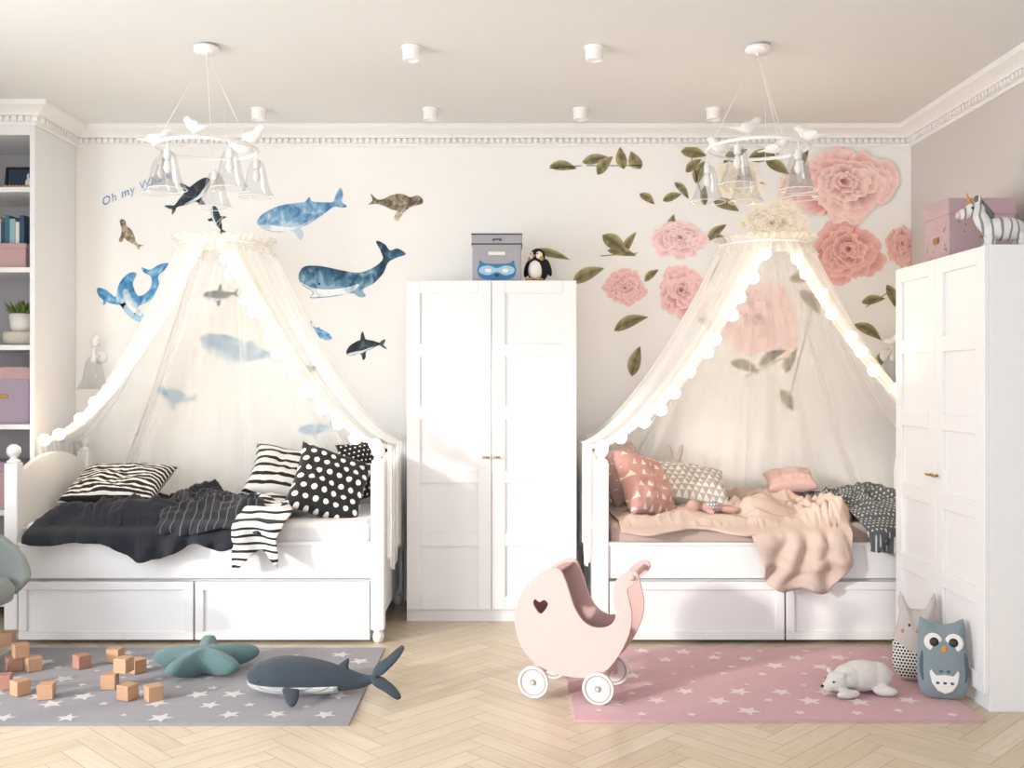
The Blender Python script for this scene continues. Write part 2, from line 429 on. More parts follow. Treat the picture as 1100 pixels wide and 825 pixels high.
# picture frame
r=empty('picture_frame',(-3.0,6.16,2.568),(R(-8),0,0))
r.scale=(1.25,1.25,1.1)
MB().box(-.09,.09,0,.015,0,.012).box(-.09,.09,0,.015,.138,.15).box(-.09,-.078,0,.015,.012,.138).box(.078,.09,0,.015,.012,.138).obj('frame',M_black,r)
MB().box(-.078,.078,.006,.012,.012,.138).obj('print',mat('navy_print','#243a4e',.6,.3,12),r)
v,f=sph_g((0,0,0),(.022,.002,.03)); mb=MB().add(v,f,0,Matrix.Translation((.03,.004,.06)))
for s in(-1,1):
    v,f=sph_g((.03+s*.01,.004,.098),(.006,.002,.017),10,6); mb.add(v,f)
mb.obj('bunny_drawing',M_white,r,True)
mb=MB()
for i in range(9): v,f=sph_g((-3.0+i*.021-.02,6.0,2.565+.011),.0105,10,8); mb.add(v,f)
mb.obj('wooden_bead_garland',mat('bead_wood','#caa27a',.5,.1),smooth=True)

# ---------------------------------------------------------------- wardrobes
def wardrobe(loc,rotz,W=1.0,D=.6,H=2.01):
    r=empty('wardrobe',loc,(0,0,R(rotz)))
    MB().box(0,W,.024,D-.002,.0,H).obj('carcass',M_lac,r,bevel=.002)
    for k in(0,1):
        x0=k*W/2+.002; x1=(k+1)*W/2-.002; z0,z1=.075,H-.004; st=.078; rl=.075; mb=MB()
        mb.box(x0+.01,x1-.01,.013,.0235,z0+.01,z1-.01)
        mb.box(x0,x0+st,0,.0235,z0,z1); mb.box(x1-st,x1,0,.0235,z0,z1)
        ph=((z1-z0)-6*rl)/5
        for i in range(6):
            z=z0+i*(ph+rl); mb.box(x0+st,x1-st,0,.0235,z,z+rl)
        mb.obj('door_%d'%(k+1),M_lac,r,bevel=.003)
    mb=MB()
    for s in(-1,1):
        v,f=tube_g([(W/2+s*.028,0,.97),(W/2+s*.028,-.022,.97)],.005,10); mb.add(v,f)
        v,f=tube_g([(W/2+s*.012,-.024,.97),(W/2+s*.052,-.024,.97)],.0065,10); mb.add(v,f)
    mb.obj('knobs',M_brass,r,True)
    return r
wardrobe((-.62,5.9,0),0,1.0,.598)
wardrobe((2.03,5.32,0),-90,1.0,.545)

# ---------------------------------------------------------------- beds
def bed(x0,x1,yf=5.42,yb=6.40,mm=None):
    r=empty('child_bed',((x0+x1)/2,(yf+yb)/2,0)); P=[]
    w=.072
    mb=MB()
    for x in(x0,x1-w):
        for y in(yf,yb-w): mb.box(x,x+w,y,y+w,.075,.975)
    P.append(mb.obj('posts',M_lac,bevel=.006))
    mb=MB()
    for x in(x0+w/2,x1-w/2):
        for y in(yf+w/2,yb-w/2):
            v,f=lathe_g([(0,.975),(.034,.975),(.036,.985),(.02,.995),(.016,1.003),(.03,1.015),(.038,1.035),(.034,1.057),(.018,1.073),(0,1.077)],20,(x,y,0)); mb.add(v,f)
            v,f=lathe_g([(0,0),(.018,0),(.028,.015),(.034,.035),(.028,.055),(.022,.062),(.034,.068),(.034,.076),(0,.076)],20,(x,y,0)); mb.add(v,f)
    P.append(mb.obj('finials_and_feet',M_lac,smooth=True))
    for i,x in enumerate((x0+.02,x1-.05)):
        ya,ybk=yf+w,yb-w; top=[]
        N=24
        for k in range(N+1):
            t=k/N; u=abs(2*t-1); z=.9+.10*(1-u**2.2)
            top.append((ya+(ybk-ya)*t,z))
        n=len(top); vs=[]
        for xx in(x,x+.03):
            vs.append((xx,ya,.12)); vs+= [(xx,y,z) for y,z in top]; vs.append((xx,ybk,.12))
        K=n+2; fs=[tuple(range(K))[::-1],tuple(range(K,2*K))]
        for k in range(K): fs.append((k,(k+1)%K,K+(k+1)%K,K+k))
        mb=MB().add(vs,fs); 
        mb.box(x-.006,x+.036,ya,ybk,.56,.61); 
        P.append(mb.obj('end_board_%d'%(i+1),M_lac,bevel=.004))
    xa,xb=x0+w,x1-w
    mb=MB().box(xa,xb,yf+.012,yf+.042,.352,.54).box(xa,xb,yf+.004,yf+.05,.527,.547).box(xa,xb,yb-.04,yb-.01,.1,.60).box(xa,xb,yf+.05,yb-.05,.34,.38)
    mb.box(xa,xb,yf+.05,yf+.07,.03,.34)
    P.append(mb.obj('side_rails',M_lac,bevel=.003))
    mid=(xa+xb)/2
    for i,(a,c) in enumerate(((xa+.005,mid-.005),(mid+.005,xb-.005))):
        z0,z1=.022,.336; s=.045; mb=MB()
        mb.box(a+.01,c-.01,yf+.018,yf+.03,z0+.01,z1-.01)
        mb.box(a,c,yf+.002,yf+.03,z0,z0+s).box(a,c,yf+.002,yf+.03,z1-s,z1).box(a,a+s,yf+.002,yf+.03,z0+s,z1-s).box(c-s,c,yf+.002,yf+.03,z0+s,z1-s)
        mb.box(a+.02,c-.02,yf+.03,yb-.15,z0+.02,z1-.06)
        P.append(mb.obj('drawer_%d'%(i+1),M_lac,bevel=.003))
    mb=MB().box(xa+.01,xb-.01,yf+.055,yb-.05,.382,.645)
    P.append(mb.obj('mattress',mm,bevel=.035,seg=5,smooth=True))
    kids(r,*P); return r
M_sheetp=mat('beige_sheet','#bfaaa0',.85,.04,8,.2,30)
BL=(-2.74,-.69); BR=(.45,2.50)
bed(*BL,mm=M_matt); bed(*BR,mm=M_sheetp)

# ---------------------------------------------------------------- canopies
def interp(keys,s):
    for (s0,p0),(s1,p1) in zip(keys,keys[1:]):
        if s<=s1:
            t=(s-s0)/(s1-s0); t=t*t*(3-2*t); return Vector(p0).lerp(Vector(p1),t)
    return Vector(keys[-1][1])
def canopy(cx,x0,x1,seed,left_y=5.40):
    cy,cz,RR=5.95,2.205,.262
    def half(ly):
        k=(6.36-ly)/(6.36-5.40)
        return [(0,(x0+.03,ly,1.085)),(.05,(x0-.012,ly+.07*k,1.05)),(.16,(x0-.035,ly+.4*k,1.06)),(.29,(x0-.035,6.36,1.03)),(.36,(x0+.18,6.455,.60)),(.5,(cx,6.455,.58))]
    keys=half(left_y)
    oth=[(1-s,(x1-(p[0]-x0) if p[0]!=cx else cx,p[1],p[2])) for s,p in half(5.40)][::-1][1:]
    keys=keys+oth
    def pos(s,t,fold=True):
        ph=R(-97)-s*R(346)
        top=Vector((cx+RR*math.cos(ph),cy+RR*math.sin(ph),cz)); B=interp(keys,s)
        sd=min(s,1-s)
        tt=min(t,1)
        p=1.55 if sd<.29 else (1.55-.45*min(1,(sd-.29)/.07))
        xy=top.lerp(B,tt)
        z=top.z-(top.z-B.z)*(1-(1-tt)**p)
        P=Vector((xy.x,xy.y,z))
        d=Vector((B.x-cx,(B.y-cy),0)); d.normalize()
        if sd>.34: d=Vector((0,1,0))
        if fold:
            w=math.sin(s*2*math.pi*17+noise.noise(Vector((s*9,seed,0)))*6+noise.noise(Vector((s*5,seed,t*1.5)))*1.5)
            w2=math.sin(s*2*math.pi*41+seed)
            A=.008+.030*min(1,tt*1.3)
            P+=d*(w*A+w2*A*.18)
        if t>1:
            k=(t-1)/.4; zb=.42+.05*math.sin(s*40)
            if sd>.31: zb=.45
            P.z=B.z-(B.z-zb)*k
            if sd<.31:
                o=-.034 if s<.5 else .034; base_=(x0 if s<.5 else x1)
                P.x=base_+o*(.9+.25*math.sin(s*180+seed))
        P.y=min(P.y,6.488); 
        P.x=max(P.x,x0-.07); P.x=min(P.x,x1+.07)
        return P
    r=empty('bed_canopy',(cx,cy,cz))
    NS,NT=300,46; v=[];f=[];uvs=[]
    for j in range(NT+1):
        t=1.4*j/NT
        for i in range(NS+1):
            s=i/NS; v.append(pos(s,t)); uvs.append((s,t))
    for j in range(NT):
        for i in range(NS):
            a=j*(NS+1)+i; f.append((a,a+1,a+NS+2,a+NS+1))
    def clothobj(nm,v,f,uvs,mt):
        o=mesh(nm,v,f,mt,smooth=True); ul=o.data.uv_layers.new(name='UVMap')
        for lp in o.data.loops: ul.data[lp.index].uv=uvs[lp.vertex_index]
        return o
    kk=[clothobj('tulle',v,f,uvs,M_tulle)]
    # gathered hem bands along the two front edges
    v=[];f=[];uvs=[]
    for sgn in(0,1):
        b=len(v); NB=14; NL=70
        for j in range(NL+1):
            t=j/NL
            for i in range(NB+1):
                q=i/NB; s=(.085*q) if sgn==0 else 1-.085*q
                P=pos(s,t,False)
                P+=Vector((0,-.012-.012*math.sin(q*12+t*3)*min(1,t*2+.2),.004*math.sin(t*60+q*9)))
                v.append(P); uvs.append((q*.5,t))
        for j in range(NL):
            for i in range(NB):
                a=b+j*(NB+1)+i; f.append((a,a+1,a+NB+2,a+NB+1))
    kk.append(clothobj('gathered_front_edges',v,f,uvs,M_tulle2))
    # ruffle around hoop
    v=[];f=[];uvs=[]; N=300
    prf=((.05,.028,.016),(.03,.012,.008),(.012,.002,.002),(-.004,.004,.003),(-.03,.018,.013),(-.05,.026,.018)); K=len(prf)
    for i in range(N):
        a=2*math.pi*i/N
        for j,(dz,dr,am) in enumerate(prf):
            rr=RR+dr+am*math.sin(a*34+math.sin(a*7)*2+j*.2); v.append((cx+rr*math.cos(a),cy+rr*math.sin(a),cz+dz+.007*math.sin(a*29)*(j in(0,K-1)))); uvs.append((i/N,j/K))
    for i in range(N):
        for j in range(K-1): f.append((i*K+j,((i+1)%N)*K+j,((i+1)%N)*K+j+1,i*K+j+1))
    kk.append(clothobj('ruffle',v,f,uvs,M_tulle2))
    mb=MB(); v,f=tube_g([(cx+RR*math.cos(a/40*6.2832),cy+RR*math.sin(a/40*6.2832),cz+.01) for a in range(40)],.007,8,True); mb.add(v,f)
    for a in(30,150,270):
        v,f=tube_g([(cx+RR*math.cos(R(a)),cy+RR*math.sin(R(a)),cz+.012),(cx,cy,cz+.2)],.0012,6); mb.add(v,f)
    v,f=tube_g([(cx,cy,cz+.2),(cx,cy,ZC-.001)],.0015,6); mb.add(v,f)
    kk.append(mb.obj('hoop_and_cords',M_white))
    kids(r,*kk)
    # string lights
    mbw=MB(); mbb=MB()
    for sgn in(0.004,.996):
        pts=[pos(sgn,i/100,False)+Vector((0,-.045,.0)) for i in range(101)]
        d=[0]
        for i in range(100): d.append(d[-1]+(pts[i+1]-pts[i]).length)
        v,f=tube_g(pts[::2],.0018,6); mbw.add(v,f)
        nb=12
        for k in range(nb):
            tg=d[-1]*(k+.8)/(nb-.2) if k<nb-1 else d[-1]
            tg=min(d[-1],tg+random.uniform(-.02,.02))
            i=min(range(101),key=lambda q:abs(d[q]-tg)); p=pts[i]+Vector((random.uniform(-.012,.012),-.022,random.uniform(-.016,.0)))
            v,f=sph_g(p,.033,12,8); mbb.add(v,f)
    rr=empty('string_lights',(cx,5.6,1.6)); kids(rr,mbw.obj('wire',M_white),mbb.obj('globe_bulbs',M_bulb,smooth=True))
canopy(-1.70,*BL,1.3,5.88); canopy(1.50,*BR,4.1)

# ---------------------------------------------------------------- chandeliers and ceiling spots
def bird_g(c,yaw,s=1.0):
    M=Matrix.Translation(c)@Matrix.Rotation(R(yaw),4,'Z')@Matrix.Scale(s,4)
    mb=MB()
    v,f=tube_g([(-.075,0,.028),(-.05,0,.03),(-.03,0,.032),(0,0,.035),(.022,0,.045),(.035,0,.06),(.045,0,.068),(.056,0,.066),(.062,0,.064)],[(.008,.002),(.01,.004),(.018,.014),(.024,.024),(.02,.02),(.0155,.0155),(.0145,.0145),(.007,.008),(.002,.002)],12)
    mb.add(v,f,0,M)
    for sg in(-1,1):
        v,f=sph_g((-.008,sg*.021,.037),(.032,.005,.014),12,8); mb.add(v,f,0,M)
        v,f=tube_g([(.0,sg*.008,.018),(.002,sg*.008,0)],.0015,6); mb.add(v,f,0,M)
    return mb
def bell_g(c,s=1.0):
    pr=[(.016,0),(.03,-.012),(.04,-.035),(.046,-.07),(.054,-.11),(.068,-.145),(.082,-.165),(.084,-.168),(.080,-.168),(.065,-.148),(.051,-.112),(.043,-.07),(.037,-.036),(.027,-.014),(.014,-.002)]
    return shell_g([(a*s,b*s) for a,b in pr],28,c)
def rim_g(c,s):
    return tube_g([(c[0]+.082*s*math.cos(a/28*6.2832),c[1]+.082*s*math.sin(a/28*6.2832),c[2]-.168*s) for a in range(28)],.0016,6,True)
def chandelier(x,y,rot):
    r=empty('glass_bell_chandelier',(x,y,2.545)); RR=.24
    mb=MB(); v,f=lathe_g([(0,.465),(.055,.465),(.06,.477),(.06,.493),(0,.504)],28); 
    mb.add(v,f); v,f=lathe_g([(0,.455),(.008,.455),(.008,.465),(0,.465)],10); mb.add(v,f)
    v,f=tube_g([(RR*math.cos(a/48*6.2832),RR*math.sin(a/48*6.2832),0) for a in range(48)],.0085,8,True); mb.add(v,f)
    for a in(90,210,330):
        v,f=tube_g([(RR*math.cos(R(a+rot)),RR*math.sin(R(a+rot)),0),(0,0,.46)],.0014,6); mb.add(v,f)
    gl=MB(); fl=MB()
    for k in range(5):
        a=R(rot+k*72+15); px,py=RR*math.cos(a),RR*math.sin(a); h=(-.03,-.06,-.025,-.05,-.04)[k]
        v,f=tube_g([(px,py,0),(px,py,h)],.003,6); mb.add(v,f)
        v,f=lathe_g([(0,h+.004),(.008,h+.004),(.017,h-.006),(.018,h-.04),(.012,h-.045),(0,h-.045)],16,(px,py,0)); mb.add(v,f)
        v,f=bell_g((px,py,h-.004),1.08); gl.add(v,f)
        v,f=rim_g((px,py,h-.004),1.08); mb.add(v,f)
        v,f=lathe_g([(0,h-.11),(.012,h-.105),(.02,h-.085),(.014,h-.06),(.009,h-.045),(0,h-.045)],14,(px,py,0)); fl.add(v,f)
    for k,(a,yw) in enumerate(((rot+52,200),(rot+170,20),(rot+265,150),(rot+340,-30))):
        q=bird_g((RR*math.cos(R(a)),RR*math.sin(R(a)),.006),yw,1.2); mb.add(q.v,q.f)
    mb.obj('frame_and_birds',M_white,r,True); gl.obj('glass_bells',M_glass,r,True); fl.obj('bulbs',mat('frosted_bulb','#f4efe6',.3,.0),r,True)
chandelier(-1.48,4.87,10); chandelier(1.19,4.87,75)
for x,y in((-.49,4.9),(.40,4.9),(-1.52,6.03),(-.49,6.03),(.41,6.03),(1.21,6.03)):
    v,f=lathe_g([(0,-.062),(.03,-.062),(.031,-.068),(.04,-.068),(.042,-.064),(.042,-.012),(.048,-.01),(.048,-.0005),(0,-.0005)],28)
    MB().add(v,f).obj('ceiling_spotlight',M_white,loc=(x,y,ZC),bevel=0)
def sconce(x,z):
    r=empty('wall_sconce',(x,YB,z))
    mb=MB(); v,f=lathe_g([(0,0),(.045,0),(.045,.01),(.03,.018),(0,.018)],24); mb.add(v,f,0,Matrix.Rotation(R(90),4,'X'))
    v,f=tube_g(cr([(0,-.015,0),(0,-.06,.02),(0,-.1,.05),(0,-.11,.03),(0,-.11,.005)],5,False),.005,8); mb.add(v,f)
    v,f=lathe_g([(0,.008),(.008,.008),(.017,0),(.018,-.035),(0,-.04)],14,(0,-.11,0)); mb.add(v,f)
    q=bird_g((0,-.085,.05),-60,1.1); mb.add(q.v,q.f)
    v,f=rim_g((0,-.11,0),1.25); mb.add(v,f)
    mb.obj('bracket',M_white,r,True)
    v,f=bell_g((0,-.11,0),1.25); MB().add(v,f).obj('glass_bell',M_glass,r,True)
sconce(-2.66,1.57); sconce(2.42,1.58)

# ---------------------------------------------------------------- wall decals
S=1080/YB
def WX(px): return (px-550)/S
def WZ(py): return 1.44+(405-py)/S
DY=YB-.003
T_whale=[(0,0),(.02,.05),(.10,.11),(.28,.165),(.48,.16),(.56,.155),(.62,.195),(.64,.14),(.76,.10),(.86,.075),(.9,.13),(.97,.2),(.985,.12),(.955,.05),(1.0,-.02),(.93,-.01),(.86,.02),(.72,-.03),(.55,-.09),(.46,-.11),(.47,-.19),(.42,-.24),(.36,-.13),(.2,-.12),(.06,-.07)]
T_orca=[(0,0),(.03,.07),(.14,.13),(.32,.16),(.40,.17),(.44,.27),(.50,.34),(.52,.24),(.54,.15),(.70,.10),(.84,.05),(.90,.09),(1,.13),(.96,.04),(.93,.0),(.99,-.09),(.9,-.06),(.82,-.01),(.65,-.07),(.48,-.12),(.44,-.24),(.36,-.28),(.34,-.14),(.16,-.11),(.04,-.06)]
T_seal=[(0,.06),(.05,.12),(.14,.14),(.24,.11),(.4,.15),(.58,.12),(.75,.04),(.86,.03),(.98,.09),(.93,.0),(1,-.07),(.86,-.04),(.72,-.05),(.55,-.09),(.46,-.1),(.5,-.2),(.42,-.24),(.34,-.12),(.22,-.03),(.1,.0),(.02,.02)]
T_belly={'w':[(.02,-.03),(.12,-.03),(.25,-.06),(.38,-.09),(.5,-.075),(.62,-.055),(.52,-.088),(.46,-.105),(.36,-.12),(.2,-.112),(.06,-.065)],
 'o':[(.02,-.02),(.12,-.03),(.25,-.05),(.4,-.07),(.55,-.05),(.68,-.04),(.62,-.07),(.48,-.108),(.34,-.13),(.16,-.1),(.04,-.055)]}
def place(T,px,py,L,ang,flip=1,bend=0,zs=1):
    out=[]
    for x,z in T:
        z=z*zs+bend*(x-.5)**2; x=(x-.5)*flip; a=R(ang)
        X=(x*math.cos(a)-z*math.sin(a))*L; Z=(x*math.sin(a)+z*math.cos(a))*L
        out.append((WX(px)+X/S,WZ(py)+Z/S))
    return out
def decal(name,layers,mats):
    cx=sum(p[0] for p in layers[0][0])/len(layers[0][0]); cz=sum(p[1] for p in layers[0][0])/len(layers[0][0])
    v=[];f=[];fm=[]
    for k,(pts,mi) in enumerate(layers):
        P=cr(pts,4) if len(pts)>4 else [Vector(p) for p in pts]
        ar=sum(P[i-1].x*P[i].y-P[i].x*P[i-1].y for i in range(len(P)))
        if ar<0: P=P[::-1]
        b=len(v); v+=[(p.x-cx,-.0006*k,p.y-cz) for p in P]; f.append(tuple(range(b,b+len(P)))); fm.append(mi)
    return mesh(name,v,f,mats,fm=fm,loc=(cx,DY,cz))
W_mid=mat_wc('wc_blue','#3a72a3','#78a6c9','#c0d7e6',12); W_deep=mat_wc('wc_deep_blue','#132c42','#31607f','#86adc2',9,.9)
W_light=mat_wc('wc_pale_blue','#6d9abd','#a0c0d5','#d6e3ea',12); W_pale=mat_wc('wc_belly','#9fb4c2','#c9d6dd','#eef2f3'); W_dark=mat_wc('wc_navy_black','#0e141b','#28323c','#5f6e79',9,.5)
W_brown=mat_wc('wc_brown','#544a40','#94866f','#cfc2aa',18,.5); W_bright=mat_wc('wc_cerulean','#2b71aa','#5a9ccb','#abcfe5',12)
def eye(px,py,r=1.3): return [(WX(px)+r/S*math.cos(i),WZ(py)+r/S*math.sin(i)) for i in (0,1.05,2.1,3.14,4.19,5.24)]
big=[(322,292),(328,286),(345,286),(365,290),(385,293),(400,288),(411,279),(409,270),(404,259),(413,262),(419,269),(427,267),(436,273),(426,277),(417,282),(412,293),(402,304),(390,311),(393,318),(386,319),(378,315),(362,318),(345,320),(333,320),(336,314),(326,307),(321,300)]
bel=[(323,303),(335,309),(352,311),(372,309),(386,305),(378,314),(362,317),(345,319),(334,319),(337,314),(326,306)]
decal('sperm_whale_wall_decal',[([(WX(a),WZ(b)) for a,b in big],0),([(WX(a),WZ(b)) for a,b in bel],1),(eye(343,305),2)],[W_deep,W_pale,M_black])
def fish(name,T,mt,px,py,L,ang,flip=1,bend=0,bely=None,bm_=None,zs=1):
    lay=[(place(T,px,py,L,ang,flip,bend,zs),0)]
    if bely: lay.append((place(T_belly[bely],px,py,L,ang,flip,bend,zs),1))
    e=place([(.09,.02)],px,py,L,ang,flip,bend,zs)[0]; rr=max(L*.008,.8)/S
    lay.append(([(e[0]+rr*math.cos(i),e[1]+rr*math.sin(i)) for i in (0,1.05,2.1,3.14,4.19,5.24)],2))
    decal(name,lay,[mt,bm_ or W_pale,M_black])
fish('whale_wall_decal',T_whale,W_mid,325,233,98,12,1,.12,'w')
curl=[(181,283),(172,284),(165,288),(160,290),(152,287),(155,293),(162,297),(163,306),(158,314),(149,318),(144,310),(143,303),(147,294),(140,293),(132,299),(127,308),(126,318),(131,330),(139,340),(150,346),(158,342),(152,336),(149,329),(158,325),(167,317),(171,306),(170,297),(176,291)]
decal('whale_wall_decal',[([(WX(a),WZ(b)) for a,b in curl],0),([(WX(a),WZ(b)) for a,b in ((132,314),(137,311),(143,324),(150,332),(152,339),(144,336),(136,327))],1),(eye(145,337,.9),2)],[W_bright,W_pale,M_black])
fish('whale_wall_decal',T_whale,W_bright,118,322,36,-35,1,.2)
fish('whale_wall_decal',T_whale,W_light,258,380,90,-14,1,.2,'w')
fish('whale_wall_decal',T_whale,W_bright,343,358,30,-30,-1,.2)
fish('whale_wall_decal',T_whale,W_light,340,462,38,5,1,.2)
fish('orca_wall_decal',T_orca,W_dark,393,372,44,12,1,-.3,'o',zs=1.1)
fish('orca_wall_decal',T_orca,W_dark,205,212,56,38,-1,.2,'o')
fish('orca_wall_decal',T_orca,W_dark,233,237,32,-70,1,.2,'o')
fish('orca_wall_decal',T_orca,W_dark,238,318,38,4,1,.2,'o')
fish('seal_wall_decal',T_seal,W_brown,425,219,58,-6,-1,.1,zs=1.3)
fish('seal_wall_decal',T_seal,W_brown,138,254,38,-50,1,.3,zs=1.2)
fish('seal_wall_decal',T_seal,W_light,190,427,44,-8,1,.2,zs=1.3)
fish('seal_wall_decal',T_seal,W_dark,330,398,34,15,1,.2,zs=1.2)
# lettering
def text(txt,px,py,size,ang,name):
    c=bpy.data.curves.new(name,'FONT'); c.body=txt; c.size=size; c.align_x='CENTER'; c.shear=.35; c.resolution_u=3; c.space_character=1.15
    o=bpy.data.objects.new('tmp',c); COL.objects.link(o); bpy.context.view_layer.update()
    me=bpy.data.meshes.new_from_object(o); bpy.data.objects.remove(o); me.materials.clear(); me.materials.append(W_bright)
    q=bpy.data.objects.new(name,me); q.location=(WX(px),DY-.001,WZ(py)); q.rotation_euler=Euler((R(90),R(-ang),0),'XYZ')
    link(q); return q
text('Oh my Whale',147,206,.074,23,'lettering_wall_decal')
# peonies + leaves
M_petal=mat_vc('peony_print')
def mixl(a,b,t): return tuple(x+(y-x)*t for x,y in zip(lin(a),lin(b)))
def peony(px,py,rx,ry,dark,light,seed,offy=0,core=None):
    rnd=random.Random(seed); v=[];f=[];cols=[]; n_l=0
    core=core or dark
    # broad ruffled guard petals, then clusters of upright inner petals around an off-centre heart
    rings=[(.56,6,.54),(.47,6,.48),(.42,6,.42),(.33,6,.36),(.24,5,.31),(.17,5,.25),(.10,5,.19),(.04,4,.13)]
    cxo=rnd.uniform(-.22,.22); cyo=rnd.uniform(.02,.24)
    for ri,(rd,n,ps) in enumerate(rings):
        a0=rnd.uniform(0,6.28)
        for k in range(n):
            a=a0+k*2*math.pi/n+rnd.uniform(-.45,.45); q=rd*rnd.uniform(.75,1.18); s=ps*rnd.uniform(.78,1.18)
            k_=1-q*1.1
            cx_=math.cos(a)*q+cxo*k_; cy_=math.sin(a)*q*.95+cyo*k_
            a+=rnd.uniform(-.55,.55)
            b=len(v); yy=-.0002*n_l; n_l+=1
            tone=rnd.uniform(-.14,.16); asp=rnd.uniform(.75,1.2); p1,p2=rnd.uniform(0,6),rnd.uniform(0,6)
            bx,by=cx_-math.cos(a)*s*.85,cy_-math.sin(a)*s*.85
            dk=core if ri>2 else dark
            v.append((bx,yy,by)); cols.append(lin(dk))
            N=44; R_=[]
            for i in range(N):
                t=i/N*2*math.pi; wob=1+.06*math.sin(2*t+p1)+.06*math.sin(5*t+p2)+.045*math.sin(9*t+p1)+.02*math.sin(15*t+p2)
                notch=1-.2*math.exp(-(min(t,2*math.pi-t)/.2)**2)
                lx=math.cos(t)*s*.92*wob*notch; ly=math.sin(t)*s*asp*wob*(1 if math.cos(t)>-.3 else .75)
                R_.append((cx_+lx*math.cos(a)-ly*math.sin(a),cy_+lx*math.sin(a)+ly*math.cos(a),math.cos(t)))
            vein=[rnd.uniform(-.11,.11) for _ in range(N)]
            for fr,val in((.35,.08),(.62,.38),(.84,.68),(.96,.9),(1,1.0)):
                for i,(X,Y,ct) in enumerate(R_):
                    v.append((bx+(X-bx)*fr,yy,by+(Y-by)*fr))
                    e=val if ct>-.25 else val*.35
                    cols.append(mixl(dk,light,min(1,max(0,e+(tone if fr<.95 else tone*.4)+vein[i]))))
            for i in range(N):
                j=(i+1)%N; f.append((b,b+1+i,b+1+j))
                for w in range(4): f.append((b+1+w*N+i,b+1+(w+1)*N+i,b+1+(w+1)*N+j,b+1+w*N+j))
    vv=[(min(x*rx/S,XR-.002-WX(px)),y,z*ry/S) for x,y,z in v]
    o=mesh('peony_wall_decal',vv,f,M_petal,loc=(WX(px),DY-offy,WZ(py)))
    at_=o.data.color_attributes.new('Col','FLOAT_COLOR','POINT')
    for i,c in enumerate(cols): at_.data[i].color=(*c,1)
peony(915,204,55,43,'#c26c6c','#f6d6d1',1,.012,'#a04a4e')
peony(903,276,40,37,'#b75c5c','#f1c1bb',2,.0,'#93393e')
peony(970,266,15,26,'#bd6665','#f3c8c2',3,0,'#9a4044')
peony(833,240,39,26,'#cfb07e','#fbf4e5',4,.0,'#b58e50')
peony(792,196,27,25,'#dac093','#fbf4e8',5,0,'#c09b60')
peony(726,260,32,23,'#c87882','#f9dddd',6,0,'#a95661')
peony(673,310,23,20,'#bb6670','#f4cccb',7,0,'#994350')
peony(735,318,28,31,'#c26b74','#f6d1cf',8,0,'#9f4a56')
peony(815,345,45,47,'#cc7d85','#f9dcda',9,0,'#ac5963')
peony(858,205,23,23,'#d4a388','#f9e6d8',11,.002)
def leaf(px,py,L,w,ang,mb,cols,rnd,lv):
    a=R(ang); N=8; b=len(mb.v)
    tip=rnd.uniform(.1,.25)
    mid=[]
    for i in range(N+1):
        t=i/N; x=(t-.5)*L; zc=math.sin(t*math.pi)*L*tip*.4
        hw=w*.5*math.sin(math.pi*t**.8)**.9 if 0<t<1 else 0
        mid.append((x,zc,hw))
    for sgn in(1,0,-1):
        for x,zc,hw in mid:
            z=zc+sgn*hw; X=x*math.cos(a)-z*math.sin(a); Z=x*math.sin(a)+z*math.cos(a)
            mb.v.append((WX(px)+X/S,DY-lv,WZ(py)+Z/S))
            t=rnd.uniform(-.25,.25)
            cols.append(mixl('#5a5336','#b8ae80',max(0,{1:.85,0:.1,-1:.45}[sgn]+t)))
    K=N+1
    for r_ in(0,1):
        for i in range(N): mb.f.append((b+(r_+1)*K+i,b+(r_+1)*K+i+1,b+r_*K+i+1,b+r_*K+i)); mb.m.append(0)
mb=MB(); cols=[]; rnd=random.Random(5)
LV=[(605,180,30,11,-5),(640,172,30,11,10),(650,178,26,12,50),(668,170,24,12,100),(683,172,22,14,120),(592,274,42,9,-14),(632,296,38,14,25),(660,262,32,16,-35),(676,262,30,9,60),(668,272,32,10,-10),(678,348,40,13,22),(683,388,34,14,75),
(695,214,20,9,-35),(722,212,22,9,20),(732,205,24,8,-50),(745,165,28,13,-10),(752,185,26,12,70),(745,178,22,10,40),(757,210,22,8,90),(820,168,34,14,10),(835,180,30,12,-30),(790,168,30,12,30),(862,172,26,12,60),(780,222,30,12,-20),(770,250,28,10,40),(775,262,26,10,-60),
(938,323,26,10,10),(957,318,26,11,-70),(932,357,34,12,-30),(948,385,26,10,60),(870,325,34,14,-50),(885,318,26,12,20),(850,385,34,12,70),(845,430,26,12,-60),(830,385,34,11,30),(800,395,34,12,-20),(860,300,24,12,0),(770,290,30,10,60),(700,296,20,8,40),(760,350,28,10,-40),(895,340,24,10,-70),(722,240,20,9,80)]
for i,l in enumerate(LV): leaf(*l,mb,cols,rnd,(i%4)*.0004)
for (a,b_) in(((590,181),(625,178)),((630,178),(690,178)),((645,275),(685,272)),((740,160),(755,215)),((875,320),(845,440)),((930,330),(960,310)),((800,405),(850,380))):
    p=Vector((WX(a[0]),WZ(a[1]))); q=Vector((WX(b_[0]),WZ(b_[1]))); d=(q-p).normalized(); n=Vector((-d.y,d.x))*.003
    b=len(mb.v)
    for P in(p-n,q-n,q+n,p+n): mb.v.append((P.x,DY,P.y)); cols.append(lin('#857d58'))
    mb.f.append((b,b+1,b+2,b+3)); mb.m.append(0)
o=mb.obj('leaves_wall_decal',M_petal); at_=o.data.color_attributes.new('Col','FLOAT_COLOR','POINT')
for i,c in enumerate(cols): at_.data[i].color=(*c,1)

